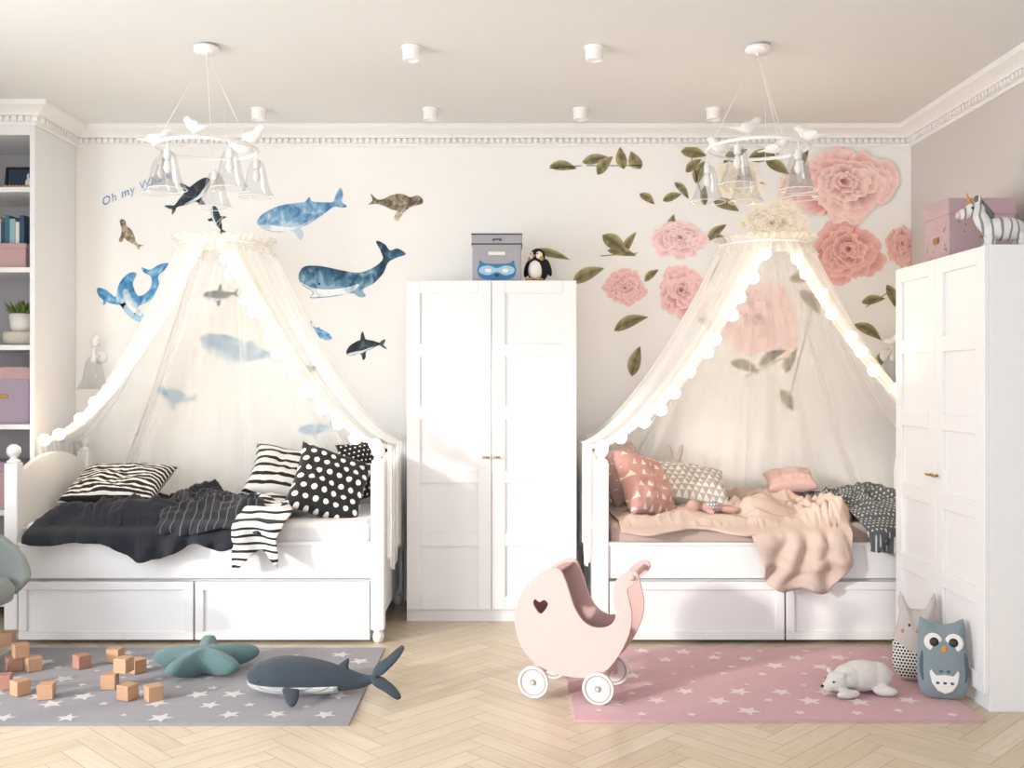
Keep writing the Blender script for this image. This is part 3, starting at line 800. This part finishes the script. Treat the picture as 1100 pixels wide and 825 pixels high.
# ---------------------------------------------------------------- bedding
def drape(name,xa,xb,yb,yf,top,drop,amp,mt,seed,thick=.010,nx=110,nv=100,yhang=5.375):
    """cloth over the mattress top and down its front. xa/xb/drop functions"""
    v=[];f=[]
    for j in range(nv+1):
        for i in range(nx+1):
            u=i/nx; q=j/nv
            x0,x1=xa(q),xb(q); x=x0+(x1-x0)*u
            dr=drop(u); Lt=(yb-yf); tot=Lt+dr; d=q*tot
            n1=noise.noise(Vector((x*3.5+seed,d*3.2,seed)))
            wx=x+.25*n1; wy=d+.2*noise.noise(Vector((x*2,d*2,seed+9)))
            r1=1-2*abs(noise.noise(Vector((wx*5+wy*3+seed,wy*4-wx*2,seed+4)))); r2=1-2*abs(noise.noise(Vector((wx*11,wy*9+seed,seed))))
            edge=min(1,min(u,1-u)*9,q*9+.1)
            if d<Lt:
                k=max(0,(d-(Lt-.08))/.08)
                z=top+.006+max(0,amp*(.25+n1*.8)+amp*.55*max(0,r1)**2+amp*.25*max(0,r2)**2)*edge*(1-.6*k)-.022*k*k
                y=yb-d
            else:
                e=d-Lt; k=min(1,e/.05)
                y=yf-(yf-yhang)*math.sin(k*math.pi/2)-(.02*(1+math.sin(x*42+seed+n1*5+e*3))+.03*max(0,r1)**2)*min(1,e/.10)-.002
                z=top-.018-e*.97+.004
            x+=.014*n1
            v.append((x,y,z))
    for j in range(nv):
        for i in range(nx):
            a=j*(nx+1)+i; f.append((a,a+nx+1,a+nx+2,a+1))
    c=Vector(v[len(v)//2]); v=[Vector(p)-c for p in v]
    o=mesh(name,v,f,mt,smooth=True,loc=c)
    s=o.modifiers.new('so','SOLIDIFY'); s.thickness=thick; s.offset=1
    return o
M_char=mat('dark_navy_linen','#191c27',.9,.12,10,.25,60,sheen=.08)
M_sbed2=mat_pattern('black_white_stripe_cloth','stripe','#d8d6d6','#131318',26,.34,axis=2,wob=.05)
M_spil=mat_pattern('black_pin_stripe','stripe','#101014','#dddbd8',30,.4,axis=2,wob=.01)
M_spil2=mat_pattern('white_bold_stripe','stripe','#e0dedc','#131318',16,.36,axis=2,wob=.05)
M_dot=mat_pattern('polka_dot','dots','#0c0c10','#e2e0dd',17,.27)
M_dot2=mat_pattern('pin_dot','dots','#0c0c10','#e2e0dd',34,.2)
nz1=lambda s,k,a: (lambda q: noise.noise(Vector((q*k,s,0)))*a)
na,nb_=nz1(1,4,.12),nz1(9,4,.16)
drape('charcoal_blanket',lambda q:-2.63+.03*q,lambda q:-1.78+.33*min(1,q*1.3)+nb_(q),6.32,5.46,.648,lambda u:.08+.11*max(0,noise.noise(Vector((u*5,3,0))))+ (.10*math.exp(-((u-.55)/.12)**2)),.10,M_char,2.0)
M_pin=mat_pattern('charcoal_pin_stripe','stripe','#171922','#5f626c',22,.10,axis=0,wob=.06)
drape('pinstripe_duvet',lambda q:-2.0+.1*q+na(q),lambda q:-1.38+.04*q,6.1,5.45,.685,lambda u:.06+.02*math.sin(u*7),.08,M_pin,6.0,nx=80)
drape('striped_throw',lambda q:-1.50+.02*q,lambda q:-1.20-.04*q+na(q)*.4,5.95,5.45,.70,lambda u:.22+.05*math.sin(u*6+1),.05,M_sbed2,11.0,nx=60,yhang=5.355)
M_duv=mat('beige_duvet','#bfaaa0',.85,.05,7,.2,40,sheen=.1)
drape('beige_duvet',lambda q:1.08+.26*q+na(q)*.7,lambda q:1.95-.14*q+nb_(q)*.5,6.34,5.46,.648,lambda u:.25+.10*math.sin(u*3.1+.2)+.03*math.sin(u*11),.10,M_duv,3.4)
drape('blush_blanket',lambda q:.56+.02*q,lambda q:1.30+.05*q+na(q)*.5,6.2,5.46,.648,lambda u:.03+.015*math.sin(u*9),.04,mat('blush_blanket','#c0aca3',.85,.04,7,.2,40),13.0)
drape('dotted_grey_throw',lambda q:1.80+.1*q+na(q)*.5,lambda q:2.40,6.3,5.46,.685,lambda u:.16+.08*u,.08,mat_pattern('grey_dot','dots','#44494f','#b0b0ad',42,.22,axis=1),8.1,nx=60)
# pillows (rot x: lean back)
pillow('pinstripe_pillow',.58,.40,.16,M_spil,(-2.34,5.98,.80),(-64,0,-4),seed=1)
pillow('striped_pillow',.56,.42,.15,M_spil2,(-1.32,6.12,.84),(-50,12,8),seed=2)
pillow('polka_dot_pillow',.44,.44,.18,M_dot,(-1.05,5.78,.82),(-34,20,14),seed=3)
pillow('pin_dot_pillow',.34,.38,.14,M_dot2,(-.87,6.14,.88),(-24,-8,30),seed=4)
M_star=mat_pattern('pink_star_fabric','tri','#b98f8b','#e0d2cc',15,.18)
M_tri=mat_pattern('grey_triangle_fabric','tri','#aba4a2','#dedad6',24,.3)
pillow('pink_star_pillow',.40,.40,.17,M_star,(.76,5.72,.82),(-30,12,44),seed=5)
pillow('blush_pillow',.40,.36,.14,mat_pattern('blush_fabric','dots','#c2a29d','#dcd0c9',20,.12),(.68,6.10,.85),(-24,-6,50),seed=15)
pillow('grey_triangle_pillow',.46,.36,.15,M_tri,(1.06,5.98,.795),(-55,8,6),seed=6)
pillow('pink_cushion',.30,.22,.12,mat('pink_velvet','#c4a49f',.85,.05,10,sheen=.2),(1.72,6.22,.80),(-68,-4,-4),seed=7)
# bunnies on bed
M_plg=mat('plush_grey_pink','#b8a8a3',.95,.06,30,.5,250,sheen=.3)
r=empty('bunny_plush',(1.02,6.28,.65))
blob('body',[((0,0,.09),(.07,.06,.09)),((0,-.01,.215),(.058,.052,.055)),((-.03,0,.31),(.017,.01,.065),(0,-12,0)),((.03,0,.31),(.017,.01,.065),(0,12,0)),((-.05,-.05,.035),(.03,.06,.03)),((.05,-.05,.035),(.03,.06,.03)),((-.075,-.02,.13),(.02,.025,.05)),((.075,-.02,.13),(.02,.025,.05))],M_plg,r,.007,4)
mb=MB()
for s in(-1,1): v,f=sph_g((s*.02,-.057,.225),.006,10,8); mb.add(v,f)
v,f=sph_g((0,-.064,.21),(.006,.005,.004),10,8); mb.add(v,f); mb.obj('face',M_black,r,True)
r=empty('rag_doll',(1.12,5.64,.672),(0,0,R(12)))
blob('body',[((0,0,.035),(.075,.04,.033)),((-.11,0,.042),(.042,.04,.04)),((.09,-.03,.025),(.06,.018,.02),(0,0,-25)),((.09,.03,.025),(.06,.018,.02),(0,0,20)),((-.03,-.06,.02),(.02,.045,.018)),((-.16,-.02,.03),(.045,.014,.012),(0,0,20)),((-.155,.03,.03),(.045,.014,.012),(0,0,-30))],mat('plush_blush','#bb9791',.95,.08,30,.4,250),r,.006,4)
v,f=sph_g((0,0,.04),(.05,.044,.037)); MB().add(v,f).obj('dress',mat_pattern('doll_dress','dots','#8a8a92','#dfd9d4',60,.25),r,True)

# ---------------------------------------------------------------- rugs
def rug(name,x0,x1,y0,y1,base,starc,seed):
    rnd=random.Random(seed); cx_,cy_=(x0+x1)/2,(y0+y1)/2; th=.012
    mb=MB(); mb.box(x0-cx_,x1-cx_,y0-cy_,y1-cy_,0.0005,th)
    y=y0+.09;row=0
    while y<y1-.05:
        x=x0+.08+(row%2)*.1
        while x<x1-.06:
            X=x+rnd.uniform(-.035,.035); Y=y+rnd.uniform(-.03,.03); r1=rnd.choice([.018,.026,.03,.05,.058]); a0=rnd.uniform(0,6.28)
            if x0+r1<X<x1-r1 and y0+r1<Y<y1-r1:
                P=[(X-cx_,Y-cy_,th+.0012)]
                for k in range(10):
                    q=r1 if k%2==0 else r1*.45; P.append((X-cx_+q*math.cos(a0+k*.6283),Y-cy_+q*math.sin(a0+k*.6283),th+.0012))
                mb.add(P,[(0,1+k,1+(k+1)%10) for k in range(10)],1)
            x+=.22
        y+=.135; row+=1
    return mb.obj(name,[mat(name+'_pile',base,.95,.08,25,.6,350,sheen=.2),mat(name+'_star',starc,.95,.05,25,.6,350)],loc=(cx_,cy_,0))
rug('grey_star_rug',-2.62,-.672,4.15,5.31,'#8b8990','#cfcdcc',1)
rug('pink_star_rug',.26,1.97,4.19,5.31,'#cca1a8','#ead9d8',2)

# ---------------------------------------------------------------- toys on the floor
M_block=mat('block_wood','#b58f71',.55,.15,12); M_block2=mat('block_pink','#a5796a',.55,.12,12)
mb=MB(); rnd=random.Random(11)
Zr=.0135
for (px,py,st_) in((15,722,0),(36,722,0),(4,742,0),(22,748,0),(8,708,1),(50,752,0),(88,719,0),(124,712,0),(147,724,0),(118,741,0),(133,739,1),(137,753,0),(165,754,0),(-12,730,0),(-14,716,0),(22,722,1)):
    y=1080*(1.44-Zr)/(py-405)+.03; x=(px-550)*y/1080; s=.033
    z=Zr+(.066*st_)
    M=Matrix.Translation((x,y,z+s))@Matrix.Rotation(rnd.uniform(0,1.5),4,'Z')
    if y<4.18: continue
    mb.box(-s,s,-s,s,-s,s,rnd.choice([0,0,0,1]),M)
o=mb.obj('wooden_toy_blocks',[M_block,M_block2],bevel=.003)
# starfish plush
r=empty('starfish_plush',(-1.48,4.86,.0135),(0,0,R(12)))
ol=[]
for k in range(5):
    a=R(90+k*72); ol.append((.25*math.cos(a-.13),.25*math.sin(a-.13))); ol.append((.265*math.cos(a),.265*math.sin(a))); ol.append((.25*math.cos(a+.13),.25*math.sin(a+.13))); ol.append((.15*math.cos(a+.32),.15*math.sin(a+.32))); a2=a+R(36); ol.append((.12*math.cos(a2),.12*math.sin(a2))); ol.append((.15*math.cos(a+R(72)-.32),.15*math.sin(a+R(72)-.32)))
v,f=inflated_g(ol,.065,(0,0),14,1.7,120)
v=[(x*.98,z*.78,max(0,.058+y+ (.04*max(0,z)/.2))) for x,y,z in v]
M_teal=mat('teal_plush','#587579',.95,.12,20,.6,200,sheen=.2)
MB().add(v,f).obj('body',M_teal,r,True)
# whale plush
M_wpl=mat('slate_plush','#2f3a45',.95,.14,20,.5,220,sheen=.12); M_wb=mat_pattern('whale_belly','stripe','#c9cbca','#8d9296',55,.2,axis=1)
r=empty('whale_plush',(-.85,4.50,.0135),(0,0,R(-6)))
sp=[(-.34,0,.075),(-.325,0,.078),(-.28,0,.085),(-.2,0,.09),(-.1,0,.09),(0,0,.085),(.09,0,.078),(.17,0,.072),(.22,0,.08),(.255,0,.095)]
rd=[(.012,.012),(.05,.035),(.085,.06),(.105,.078),(.102,.08),(.085,.07),(.06,.052),(.036,.034),(.025,.02),(.02,.012)]
v,f=tube_g(cr(sp,3,False),[tuple(x) for x in [ (a.x,a.y) for a in cr(rd,3,False)]],24)
MB().add(v,f).obj('back',M_wpl,r,True)
v2,f2=tube_g(cr([(p[0],p[1],p[2]-.012) for p in sp[:7]],3,False),[(a.x*1.012,a.y*.90) for a in cr(rd[:7],3,False)],24)
v2=[(x-.004,y,min(z,.062)) for x,y,z in v2]; MB().add(v2,f2).obj('belly',M_wb,r,True)
def finm(name,pts,th,M,mt,par):
    v,f=inflated_g(pts,th,(sum(p[0] for p in pts)/len(pts),sum(p[1] for p in pts)/len(pts)),8,2.2,40); return MB().add(v,f,0,M).obj(name,mt,par,True)
FL=[(0,-.02),(.05,-.03),(.10,-.0),(.15,.02),(.175,.035),(.16,.06),(.10,.06),(.04,.045),(0,.025)]
for k,(ax,tilt) in enumerate(((62,-38),(-55,20))):
    M=Matrix.Translation((.245,0,.1 if k==0 else .09))@Matrix.Rotation(R(ax),4,'Z')@Matrix.Rotation(R(tilt),4,'Y')@Matrix.Rotation(R(90),4,'X')@Matrix.Scale(-1 if k==1 else 1,4,(0,0,1))
    finm('fluke_%d'%(k+1),FL,.011,M,M_wpl,r)
for s in(-1,1):
    M=Matrix.Translation((-.12,s*.085,.06))@Matrix.Rotation(R(s*62),4,'Z')@Matrix.Rotation(R(17),4,'Y')@Matrix.Rotation(R(90),4,'X')
    finm('flipper_%d'%(1 if s<0 else 2),[(0,-.03),(.06,-.03),(.12,-.01),(.15,.015),(.12,.03),(.06,.035),(0,.03)],.01,M,M_wpl,r)
M=Matrix.Translation((.08,0,.125)); finm('dorsal_fin',[(-.03,0),(.0,.02),(.035,.045),(.045,.04),(.04,.01),(.045,-.01),(0,-.01)],.01,M,M_wpl,r)
mb=MB()
for s in(-1,1): v,f=sph_g((-.26,s*.088,.085),.007,10,8); mb.add(v,f)
mb.obj('eyes',M_black,r,True)
# doll pram
PK=mat('pram_pink_lacquer','#c6a5a2',.5,.02,8); PKd=mat('pram_inner_pink','#b8928f',.6,.02,8)
def PP(px,py): return ((px-622)/250,(757-py)/250)
out=[(604,613),(588,617),(571,630),(559,649),(554,672),(557,692),(567,710),(582,722),(602,729),(622,731),(642,729),(658,721),(669,708),(678,693),(685,675),(687,657),(684,642),(682,630),(688,625),(694,618),(692,611),(684,611),(674,617),(668,628),(667,642),(670,656),(668,666),(660,673),(646,675),(633,669),(623,655),(617,638),(611,622)]
hrt=[(584,665),(577,658),(575,652),(578,648),(583,651),(588,648),(593,652),(591,658)]
def panel_curve(loops,th):
    c=bpy.data.curves.new('p','CURVE'); c.dimensions='2D'; c.fill_mode='BOTH'; c.extrude=th/2-.002; c.bevel_depth=.002; c.bevel_resolution=1
    for lp in loops:
        s=c.splines.new('POLY'); s.points.add(len(lp)-1); s.use_cyclic_u=True
        for p,q in zip(s.points,lp): p.co=(q[0],q[1],0,1)
    o=bpy.data.objects.new('t',c); COL.objects.link(o); bpy.context.view_layer.update()
    me=bpy.data.meshes.new_from_object(o); bpy.data.objects.remove(o); me.materials.clear(); return me
O2=[tuple(p) for p in cr([PP(*p) for p in out],4)]
H2=[tuple(p) for p in cr([PP(*p) for p in hrt],3)]
r=empty('doll_pram',(.315,4.56,.0135),(0,0,R(-19)))
hw=.13
for k,y in enumerate((-hw,hw)):
    me=panel_curve([O2,H2],.014); me.materials.append(PK); o=bpy.data.objects.new('side_panel_%d'%(k+1),me); o.rotation_euler=(R(90),0,0); o.location=(0,y,0); link(o,r)
seg=[PP(*p) for p in out[:14]]; seg=cr(seg,4,False)
v=[];f=[]
C0=Vector(PP(618,670))
for p in seg:
    d=(C0-p).normalized()*.012
    q=p+d; q2=p+d*1.6
    v+=[(q.x,-hw,q.y),(q.x,hw,q.y),(q2.x,hw,q2.y),(q2.x,-hw,q2.y)]
for i in range(len(seg)-1):
    for k in range(4): f.append((i*4+k,i*4+(k+1)%4,(i+1)*4+(k+1)%4,(i+1)*4+k))
f.append((0,1,2,3)); b=4*(len(seg)-1); f.append((b+3,b+2,b+1,b))
MB().add(v,f).obj('hood_and_tub',PKd,r)
hx,hz=PP(688,617); v,f=tube_g([(hx,-hw-.02,hz),(hx,hw+.02,hz)],.0125,14); MB().add(v,f).obj('handle_bar',PK,r,True)
wx=[PP(577,0)[0],PP(651,0)[0]]
mb=MB(); ty=MB()
for x in wx:
    v,f=tube_g([(x,-hw-.04,.07),(x,hw+.04,.07)],.006,10); mb.add(v,f)
    for s in(-1,1):
        M=Matrix.Translation((x,s*(hw+.022),.07))@Matrix.Rotation(R(90),4,'X')
        v,f=lathe_g([(0,-.006),(.054,-.006),(.056,-.009),(.0695,-.009),(.07,-.006),(.07,.006),(.0695,.009),(.056,.009),(.054,.006),(0,.006)],36); mb.add(v,f,0,M)
        v,f=lathe_g([(0,-.014),(.012,-.014),(.014,-.012),(.014,.012),(.012,.014),(0,.014)],18); ty.add(v,f,0,M)
        v,f=shell_g([(.054,-.0098),(.057,-.0104),(.060,-.0098)],36); ty.add(v,f,0,M); ty.add([(a,b_,-c) for a,b_,c in v],f,0,M)
mb.obj('wheels_and_axles',mat('pram_white','#dcd2d0',.4),r); ty.obj('hubs',mat('pram_hub','#968a86',.4),r)
mb=MB()
for s in(-1,1):
    for x,zt,dx in((wx[0],.16,.03),(wx[1],.16,-.02)):
        y=s*hw; mb.add([(x-.022,y-.006,.055),(x+.022,y-.006,.055),(x+.035+dx,y-.006,zt),(x-.03+dx,y-.006,zt),(x-.022,y+.006,.055),(x+.022,y+.006,.055),(x+.035+dx,y+.006,zt),(x-.03+dx,y+.006,zt)],[(0,1,2,3),(7,6,5,4),(0,4,5,1),(1,5,6,2),(2,6,7,3),(3,7,4,0)])
mb.obj('wheel_brackets',PK,r,bevel=.002)

# polar bear plush, lying
M_bear=mat('white_plush','#d6d3d1',.95,.05,25,.7,180,sheen=.3)
r=empty('polar_bear_plush',(1.555,4.53,.0135),(0,0,R(6)))
blob('body',[((.03,.02,.075),(.11,.07,.07)),((-.04,.01,.075),(.065,.06,.055)),((-.1,-.01,.06),(.05,.047,.045)),((-.145,-.02,.042),(.03,.026,.024)),((-.12,.03,.103),(.013,.008,.014)),((-.085,-.045,.1),(.013,.008,.014)),((-.07,-.065,.02),(.06,.022,.02),(0,0,10)),((-.08,.065,.02),(.055,.022,.02)),((.11,-.05,.022),(.055,.026,.022),(0,0,-15)),((.1,.08,.022),(.05,.025,.022)),((.1,.02,.07),(.07,.065,.065)),((.17,.02,.08),(.014,.014,.014))],M_bear,r,.0065,3)
mb=MB(); v,f=sph_g((-.172,-.022,.047),(.008,.011,.007),10,8); mb.add(v,f)
for p in((-.132,-.052,.072),(-.142,.012,.072)): v,f=sph_g(p,.005,10,8); mb.add(v,f)
mb.obj('face',M_black,r,True)

# cushions leaning on wardrobe
def surf_disc(mb,x,z,rx,rz,yo,mi,n=16,th=.004):
    v,f=sph_g((x,yo,z),(rx,th,rz),n,6); mb.add(v,f,mi)
M_owl=mat('owl_blue_grey','#7f8e95',.95,.05,30,.4,250,sheen=.2); M_cream=mat('cream_felt','#e2dedA',.95,.03); M_yel=mat('mustard_felt','#c0903f',.9); M_check=mat_pattern('black_check','dots','#dedad4','#151515',70,.36)
r=empty('owl_cushion',(1.915,4.46,.014),(R(-10),0,R(-14)))
ol=[(0,0),(.06,.002),(.095,.03),(.108,.1),(.106,.18),(.1,.25),(.098,.31),(.088,.355),(.06,.335),(.0,.32),(-.06,.335),(-.088,.355),(-.098,.31),(-.1,.25),(-.106,.18),(-.108,.1),(-.095,.03),(-.06,.002)]
v,f=inflated_g(ol,.05,(0,.17),14,2.6,80); MB().add(v,f).obj('body',M_owl,r,True)
mb=MB()
for s in(-1,1):
    surf_disc(mb,s*.043,.245,.04,.04,-.043,0); surf_disc(mb,s*.04,.245,.02,.02,-.047,1); surf_disc(mb,s*.082,.14,.02,.07,-.03,2)
surf_disc(mb,0,.11,.062,.085,-.044,0); surf_disc(mb,0,.215,.012,.018,-.05,3)
for q in range(3): surf_disc(mb,-.03+.03*q,.07,.008,.006,-.0475,2,8)
for q in range(2): surf_disc(mb,-.015+.03*q,.12,.008,.006,-.0485,2,8)
mb.obj('face_and_belly',[M_cream,M_black,mat('owl_wing','#515f68',.95,.1),M_yel],r,True)
r=empty('rabbit_cushion',(1.905,4.72,.014),(R(-10),0,R(-20)))
ol=[(0,0),(.06,.0),(.1,.03),(.112,.1),(.108,.18),(.09,.26),(.08,.31),(.085,.36),(.075,.41),(.055,.38),(.04,.335),(0,.33),(-.04,.335),(-.055,.38),(-.075,.41),(-.085,.36),(-.08,.31),(-.09,.26),(-.108,.18),(-.112,.1),(-.1,.03),(-.06,0)]
v,f=inflated_g(ol,.055,(0,.18),14,2.6,90); MB().add(v,f).obj('body',mat('grey_linen','#c0b8b4',.95,.05,20,.3,200),r,True)
mb=MB()
v,f=inflated_g([(0,.008),(.06,.006),(.101,.035),(.113,.09),(.111,.15),(.102,.195),(.0,.175),(-.102,.195),(-.111,.15),(-.113,.09),(-.101,.035),(-.06,.006)],.0565,(0,.10),9,2.6,60)
MB().add(v,f).obj('patterned_jumper',M_check,r,True)
for s in(-1,1):
    surf_disc(mb,s*.034,.255,.009,.011,-.049,1); surf_disc(mb,s*.06,.225,.016,.012,-.042,2)
surf_disc(mb,0,.23,.012,.009,-.053,3); surf_disc(mb,-.066,.355,.009,.035,-.02,2); surf_disc(mb,.066,.355,.009,.035,-.02,2)
mb.obj('face',[M_cream,M_black,mat('blush_felt','#c98678',.9),M_yel],r,True)

# ---------------------------------------------------------------- things on top of wardrobes
ZT=2.012
M_gb=mat('grey_box_fabric','#a09fa5',.9,.04,40,.2,300); M_lid=mat('dark_grey_fabric','#4c4c55',.9,.04)
r=empty('raccoon_storage_box',(-.09,6.08,ZT))
MB().box(-.145,.145,-.13,.13,0,.225).obj('body',M_gb,r,bevel=.006)
MB().box(-.15,.15,-.135,.135,.215,.275).obj('lid',M_gb,r,bevel=.006)
MB().box(-.151,.151,-.136,.136,.268,.278).box(-.151,.151,-.1365,.1365,.212,.219).obj('lid_piping',M_lid,r,bevel=.002)
def flat(pts,y,mi,mb):
    P=cr(pts,3); ar=sum(P[i-1].x*P[i].y-P[i].x*P[i-1].y for i in range(len(P)))
    if ar<0: P=P[::-1]
    mb.add([(p.x,y,p.y) for p in P],[tuple(range(len(P)))],mi)
mb=MB()
flat([(-.105,.09),(-.115,.06),(-.1,.02),(-.05,.004),(.05,.004),(.1,.02),(.115,.06),(.105,.09),(.1,.12),(.07,.1),(0,.098),(-.07,.1),(-.1,.12)],-.1315,0,mb)
flat([(-.1,.075),(-.1,.045),(-.05,.03),(0,.05),(.05,.03),(.1,.045),(.1,.075),(.05,.088),(0,.072),(-.05,.088)],-.1322,1,mb)
for s in(-1,1): flat([(s*.05+.02*math.cos(a),.058+.012*math.sin(a)) for a in (0,1.05,2.1,3.14,4.19,5.24)],-.1329,2,mb)
flat([(.013*math.cos(a),.03+.009*math.sin(a)) for a in (0,1.05,2.1,3.14,4.19,5.24)],-.1329,3,mb)
mb.box(-.05,.05,-.1325,-.131,.15,.17,2)
mb.obj('raccoon_face',[mat('felt_blue','#3a76a3',.9),mat('felt_pale','#9dbfd5',.9),M_cream,M_black],r)
v,f=tube_g(cr([(-.02,-.14,.235),(-.02,-.155,.24),(.02,-.155,.24),(.02,-.14,.235)],4,False),.004,8); MB().add(v,f).obj('lid_handle',M_lid,r,True)
# penguin
r=empty('penguin_plush',(.155,6.04,ZT),(0,0,R(-25)))
M_pb=mat('black_plush','#15171c',.95,.1,30,.5,250)
blob('body',[((0,0,.075),(.07,.06,.08)),((0,-.005,.155),(.048,.046,.045)),((-.07,0,.08),(.014,.03,.055),(0,15,0)),((.07,0,.08),(.014,.03,.055),(0,-15,0)),((0,.055,.02),(.02,.03,.012))],M_pb,r,.006,3)
mb=MB(); v,f=sph_g((0,-.018,.07),(.054,.05,.066)); mb.add(v,f,0)
for s in(-1,1):
    v,f=sph_g((s*.02,-.024,.155),(.022,.03,.026)); mb.add(v,f,0); v,f=sph_g((s*.02,-.053,.162),.005,10,8); mb.add(v,f,1)
    v,f=sph_g((s*.03,-.05,.01),(.025,.035,.01)); mb.add(v,f,2)
    v,f=sph_g((s*.038,-.028,.135),(.012,.02,.014)); mb.add(v,f,2)
v,f=sph_g((0,-.058,.15),(.009,.02,.007)); mb.add(v,f,2)
mb.obj('belly_face_feet',[M_cream,M_black,M_yel],r,True)
# pink box + zebra unicorn on right wardrobe
PB=mat('rose_box_fabric','#baa0a6',.9,.06,30,.2,300)
r=empty('storage_box',(2.315,5.09,ZT)); 
MB().box(-.165,.165,-.14,.14,0,.235).obj('body',PB,r,bevel=.006); MB().box(-.17,.17,-.145,.145,.23,.31).obj('lid',PB,r,bevel=.006)
mb=MB(); rnd=random.Random(2)
for i in range(16):
    for face in(0,1):
        a=rnd.uniform(-.14,.14); z=rnd.uniform(.03,.2); q=rnd.uniform(.006,.011); a0=rnd.uniform(0,3)
        pts=[]
        for k in range(10):
            rr=q if k%2==0 else q*.45; pts.append((a*(.85 if face else 1)+rr*math.cos(a0+k*.628),z+rr*math.sin(a0+k*.628)))
        if face==0: P=[(p[0],-.1405,p[1]) for p in pts]
        else: P=[(-.1655,-p[0],p[1]) for p in pts]
        mb.add(P,[tuple(range(10))])
mb.obj('gold_stars',M_brass,r)
mb=MB(); mb.box(-.172,-.169,-.03,.03,.10,.13).obj('label_holder',M_brass,r)
r=empty('unicorn_zebra_plush',(2.25,4.60,ZT),(0,0,R(-8)))
MZ=mat_pattern('zebra_plush','stripe','#d9d7d5','#85848a',26,.26,axis=0,wob=.14)
blob('body',[((0,0,.105),(.10,.05,.055)),((-.09,0,.14),(.035,.035,.06),(0,-30,0)),((-.125,0,.195),(.045,.036,.036)),((-.17,0,.178),(.035,.028,.026),(0,-18,0)),((-.11,-.022,.24),(.009,.006,.022)),((-.11,.022,.24),(.009,.006,.022)),((-.065,-.028,.04),(.022,.022,.045)),((-.065,.028,.04),(.022,.022,.045)),((.07,-.028,.04),(.024,.022,.045)),((.07,.028,.04),(.024,.022,.045))],MZ,r,.006,2)
mb=MB(); v,f=lathe_g([(.011,0),(.007,.025),(.0,.06)],12); mb.add(v,f,2,Matrix.Translation((-.145,0,.225))@Matrix.Rotation(R(-20),4,'Y'))
for s in(-1,1): v,f=sph_g((-.145,s*.033,.2),.006,10,8); mb.add(v,f,1)
for i in range(9):
    t=i/8; v,f=sph_g((-.115+.06*t,0,.245-.075*t),(.016,.014,.017),10,8); mb.add(v,f,0)
v,f=tube_g(cr([(.09,0,.13),(.125,0,.12),(.14,0,.08),(.145,0,.04)],4,False),.012,10); mb.add(v,f,0)
v,f=sph_g((-.198,0,.172),(.012,.022,.018)); mb.add(v,f,3)
mb.obj('mane_horn_face',[mat('mane_grey','#6b6b73',.95,.1),M_black,M_yel,mat('muzzle_pink','#c9b3b1',.95)],r,True)

# ---------------------------------------------------------------- chair
r=empty('upholstered_desk_chair',(-2.66,4.80,0),(0,0,R(60)))
MS=mat('grey_velvet','#7f8685',.9,.08,12,.3,120,sheen=.2)
v=[];f=[]; N=30; K=10
for i in range(N+1):
    a=R(-120+240*i/N)
    for k in range(K+1):
        t=k/K; cc=math.cos(a/1.45); h=.38+(.36*cc**.8 if cc>0 else 0)*t
        rr=.25+.07*math.sin(t*1.5)
        v.append((rr*math.sin(a),rr*math.cos(a)*.95,h))
for i in range(N):
    for k in range(K): q=i*(K+1)+k; f.append((q,q+1,q+K+2,q+K+1))
o=mesh('backrest',v,f,MS,r,True); s=o.modifiers.new('s','SOLIDIFY'); s.thickness=.045; s.offset=0; ss=o.modifiers.new('ss','SUBSURF'); ss.levels=1; ss.render_levels=1
v,f=lathe_g([(0,.34),(.2,.34),(.25,.36),(.26,.41),(.23,.455),(.1,.47),(0,.47)],32); MB().add(v,f).obj('seat',MS,r,True)
v,f=lathe_g([(0,.014),(.19,.014),(.19,.024),(.03,.04),(.022,.06),(.022,.345),(0,.345)],32); MB().add(v,f).obj('pedestal',M_white,r,True)

# ---------------------------------------------------------------- lights
w=bpy.data.worlds.new('World'); scene.world=w; w.use_nodes=True; bg=w.node_tree.nodes['Background']; bg.inputs[0].default_value=(.9,.95,1,1); bg.inputs[1].default_value=1.0
def area(name,loc,rot,sx,sy,e,col):
    l=bpy.data.lights.new(name,'AREA'); l.shape='RECTANGLE'; l.size=sx; l.size_y=sy; l.energy=e; l.color=col
    o=bpy.data.objects.new(name,l); o.location=loc; o.rotation_euler=rot; link(o)
area('window_skylight_left',(XL-.2,(wy0+wy1)/2,1.5),(0,R(-90),0),2.5,3.3,180,(.93,.965,1))
area('rear_ambient_fill',((rx0+rx1)/2,YR-.2,1.57),(R(90),0,0),4.4,2.3,88,(.975,.98,1))  # fill lamp added behind the made-up rear opening to raise ambient light
l=bpy.data.lights.new('sun','SUN'); l.energy=2.7; l.angle=R(4); l.color=(1,.935,.85)
o=bpy.data.objects.new('sun',l); d=Vector((1,.82,-.30)).normalized(); o.rotation_euler=d.to_track_quat('-Z','Y').to_euler(); o.location=(-6,0,4); link(o)
scene.view_settings.view_transform='Standard'; scene.view_settings.exposure=.18

# ---------------------------------------------------------------- camera
cam=bpy.data.cameras.new('camera'); cam.sensor_width=36; cam.lens=36*1080/1100; cam.shift_y=-7.5/1100
o=bpy.data.objects.new('camera',cam); o.location=(0,0,1.44); o.rotation_euler=(R(90),0,0); link(o); scene.camera=o
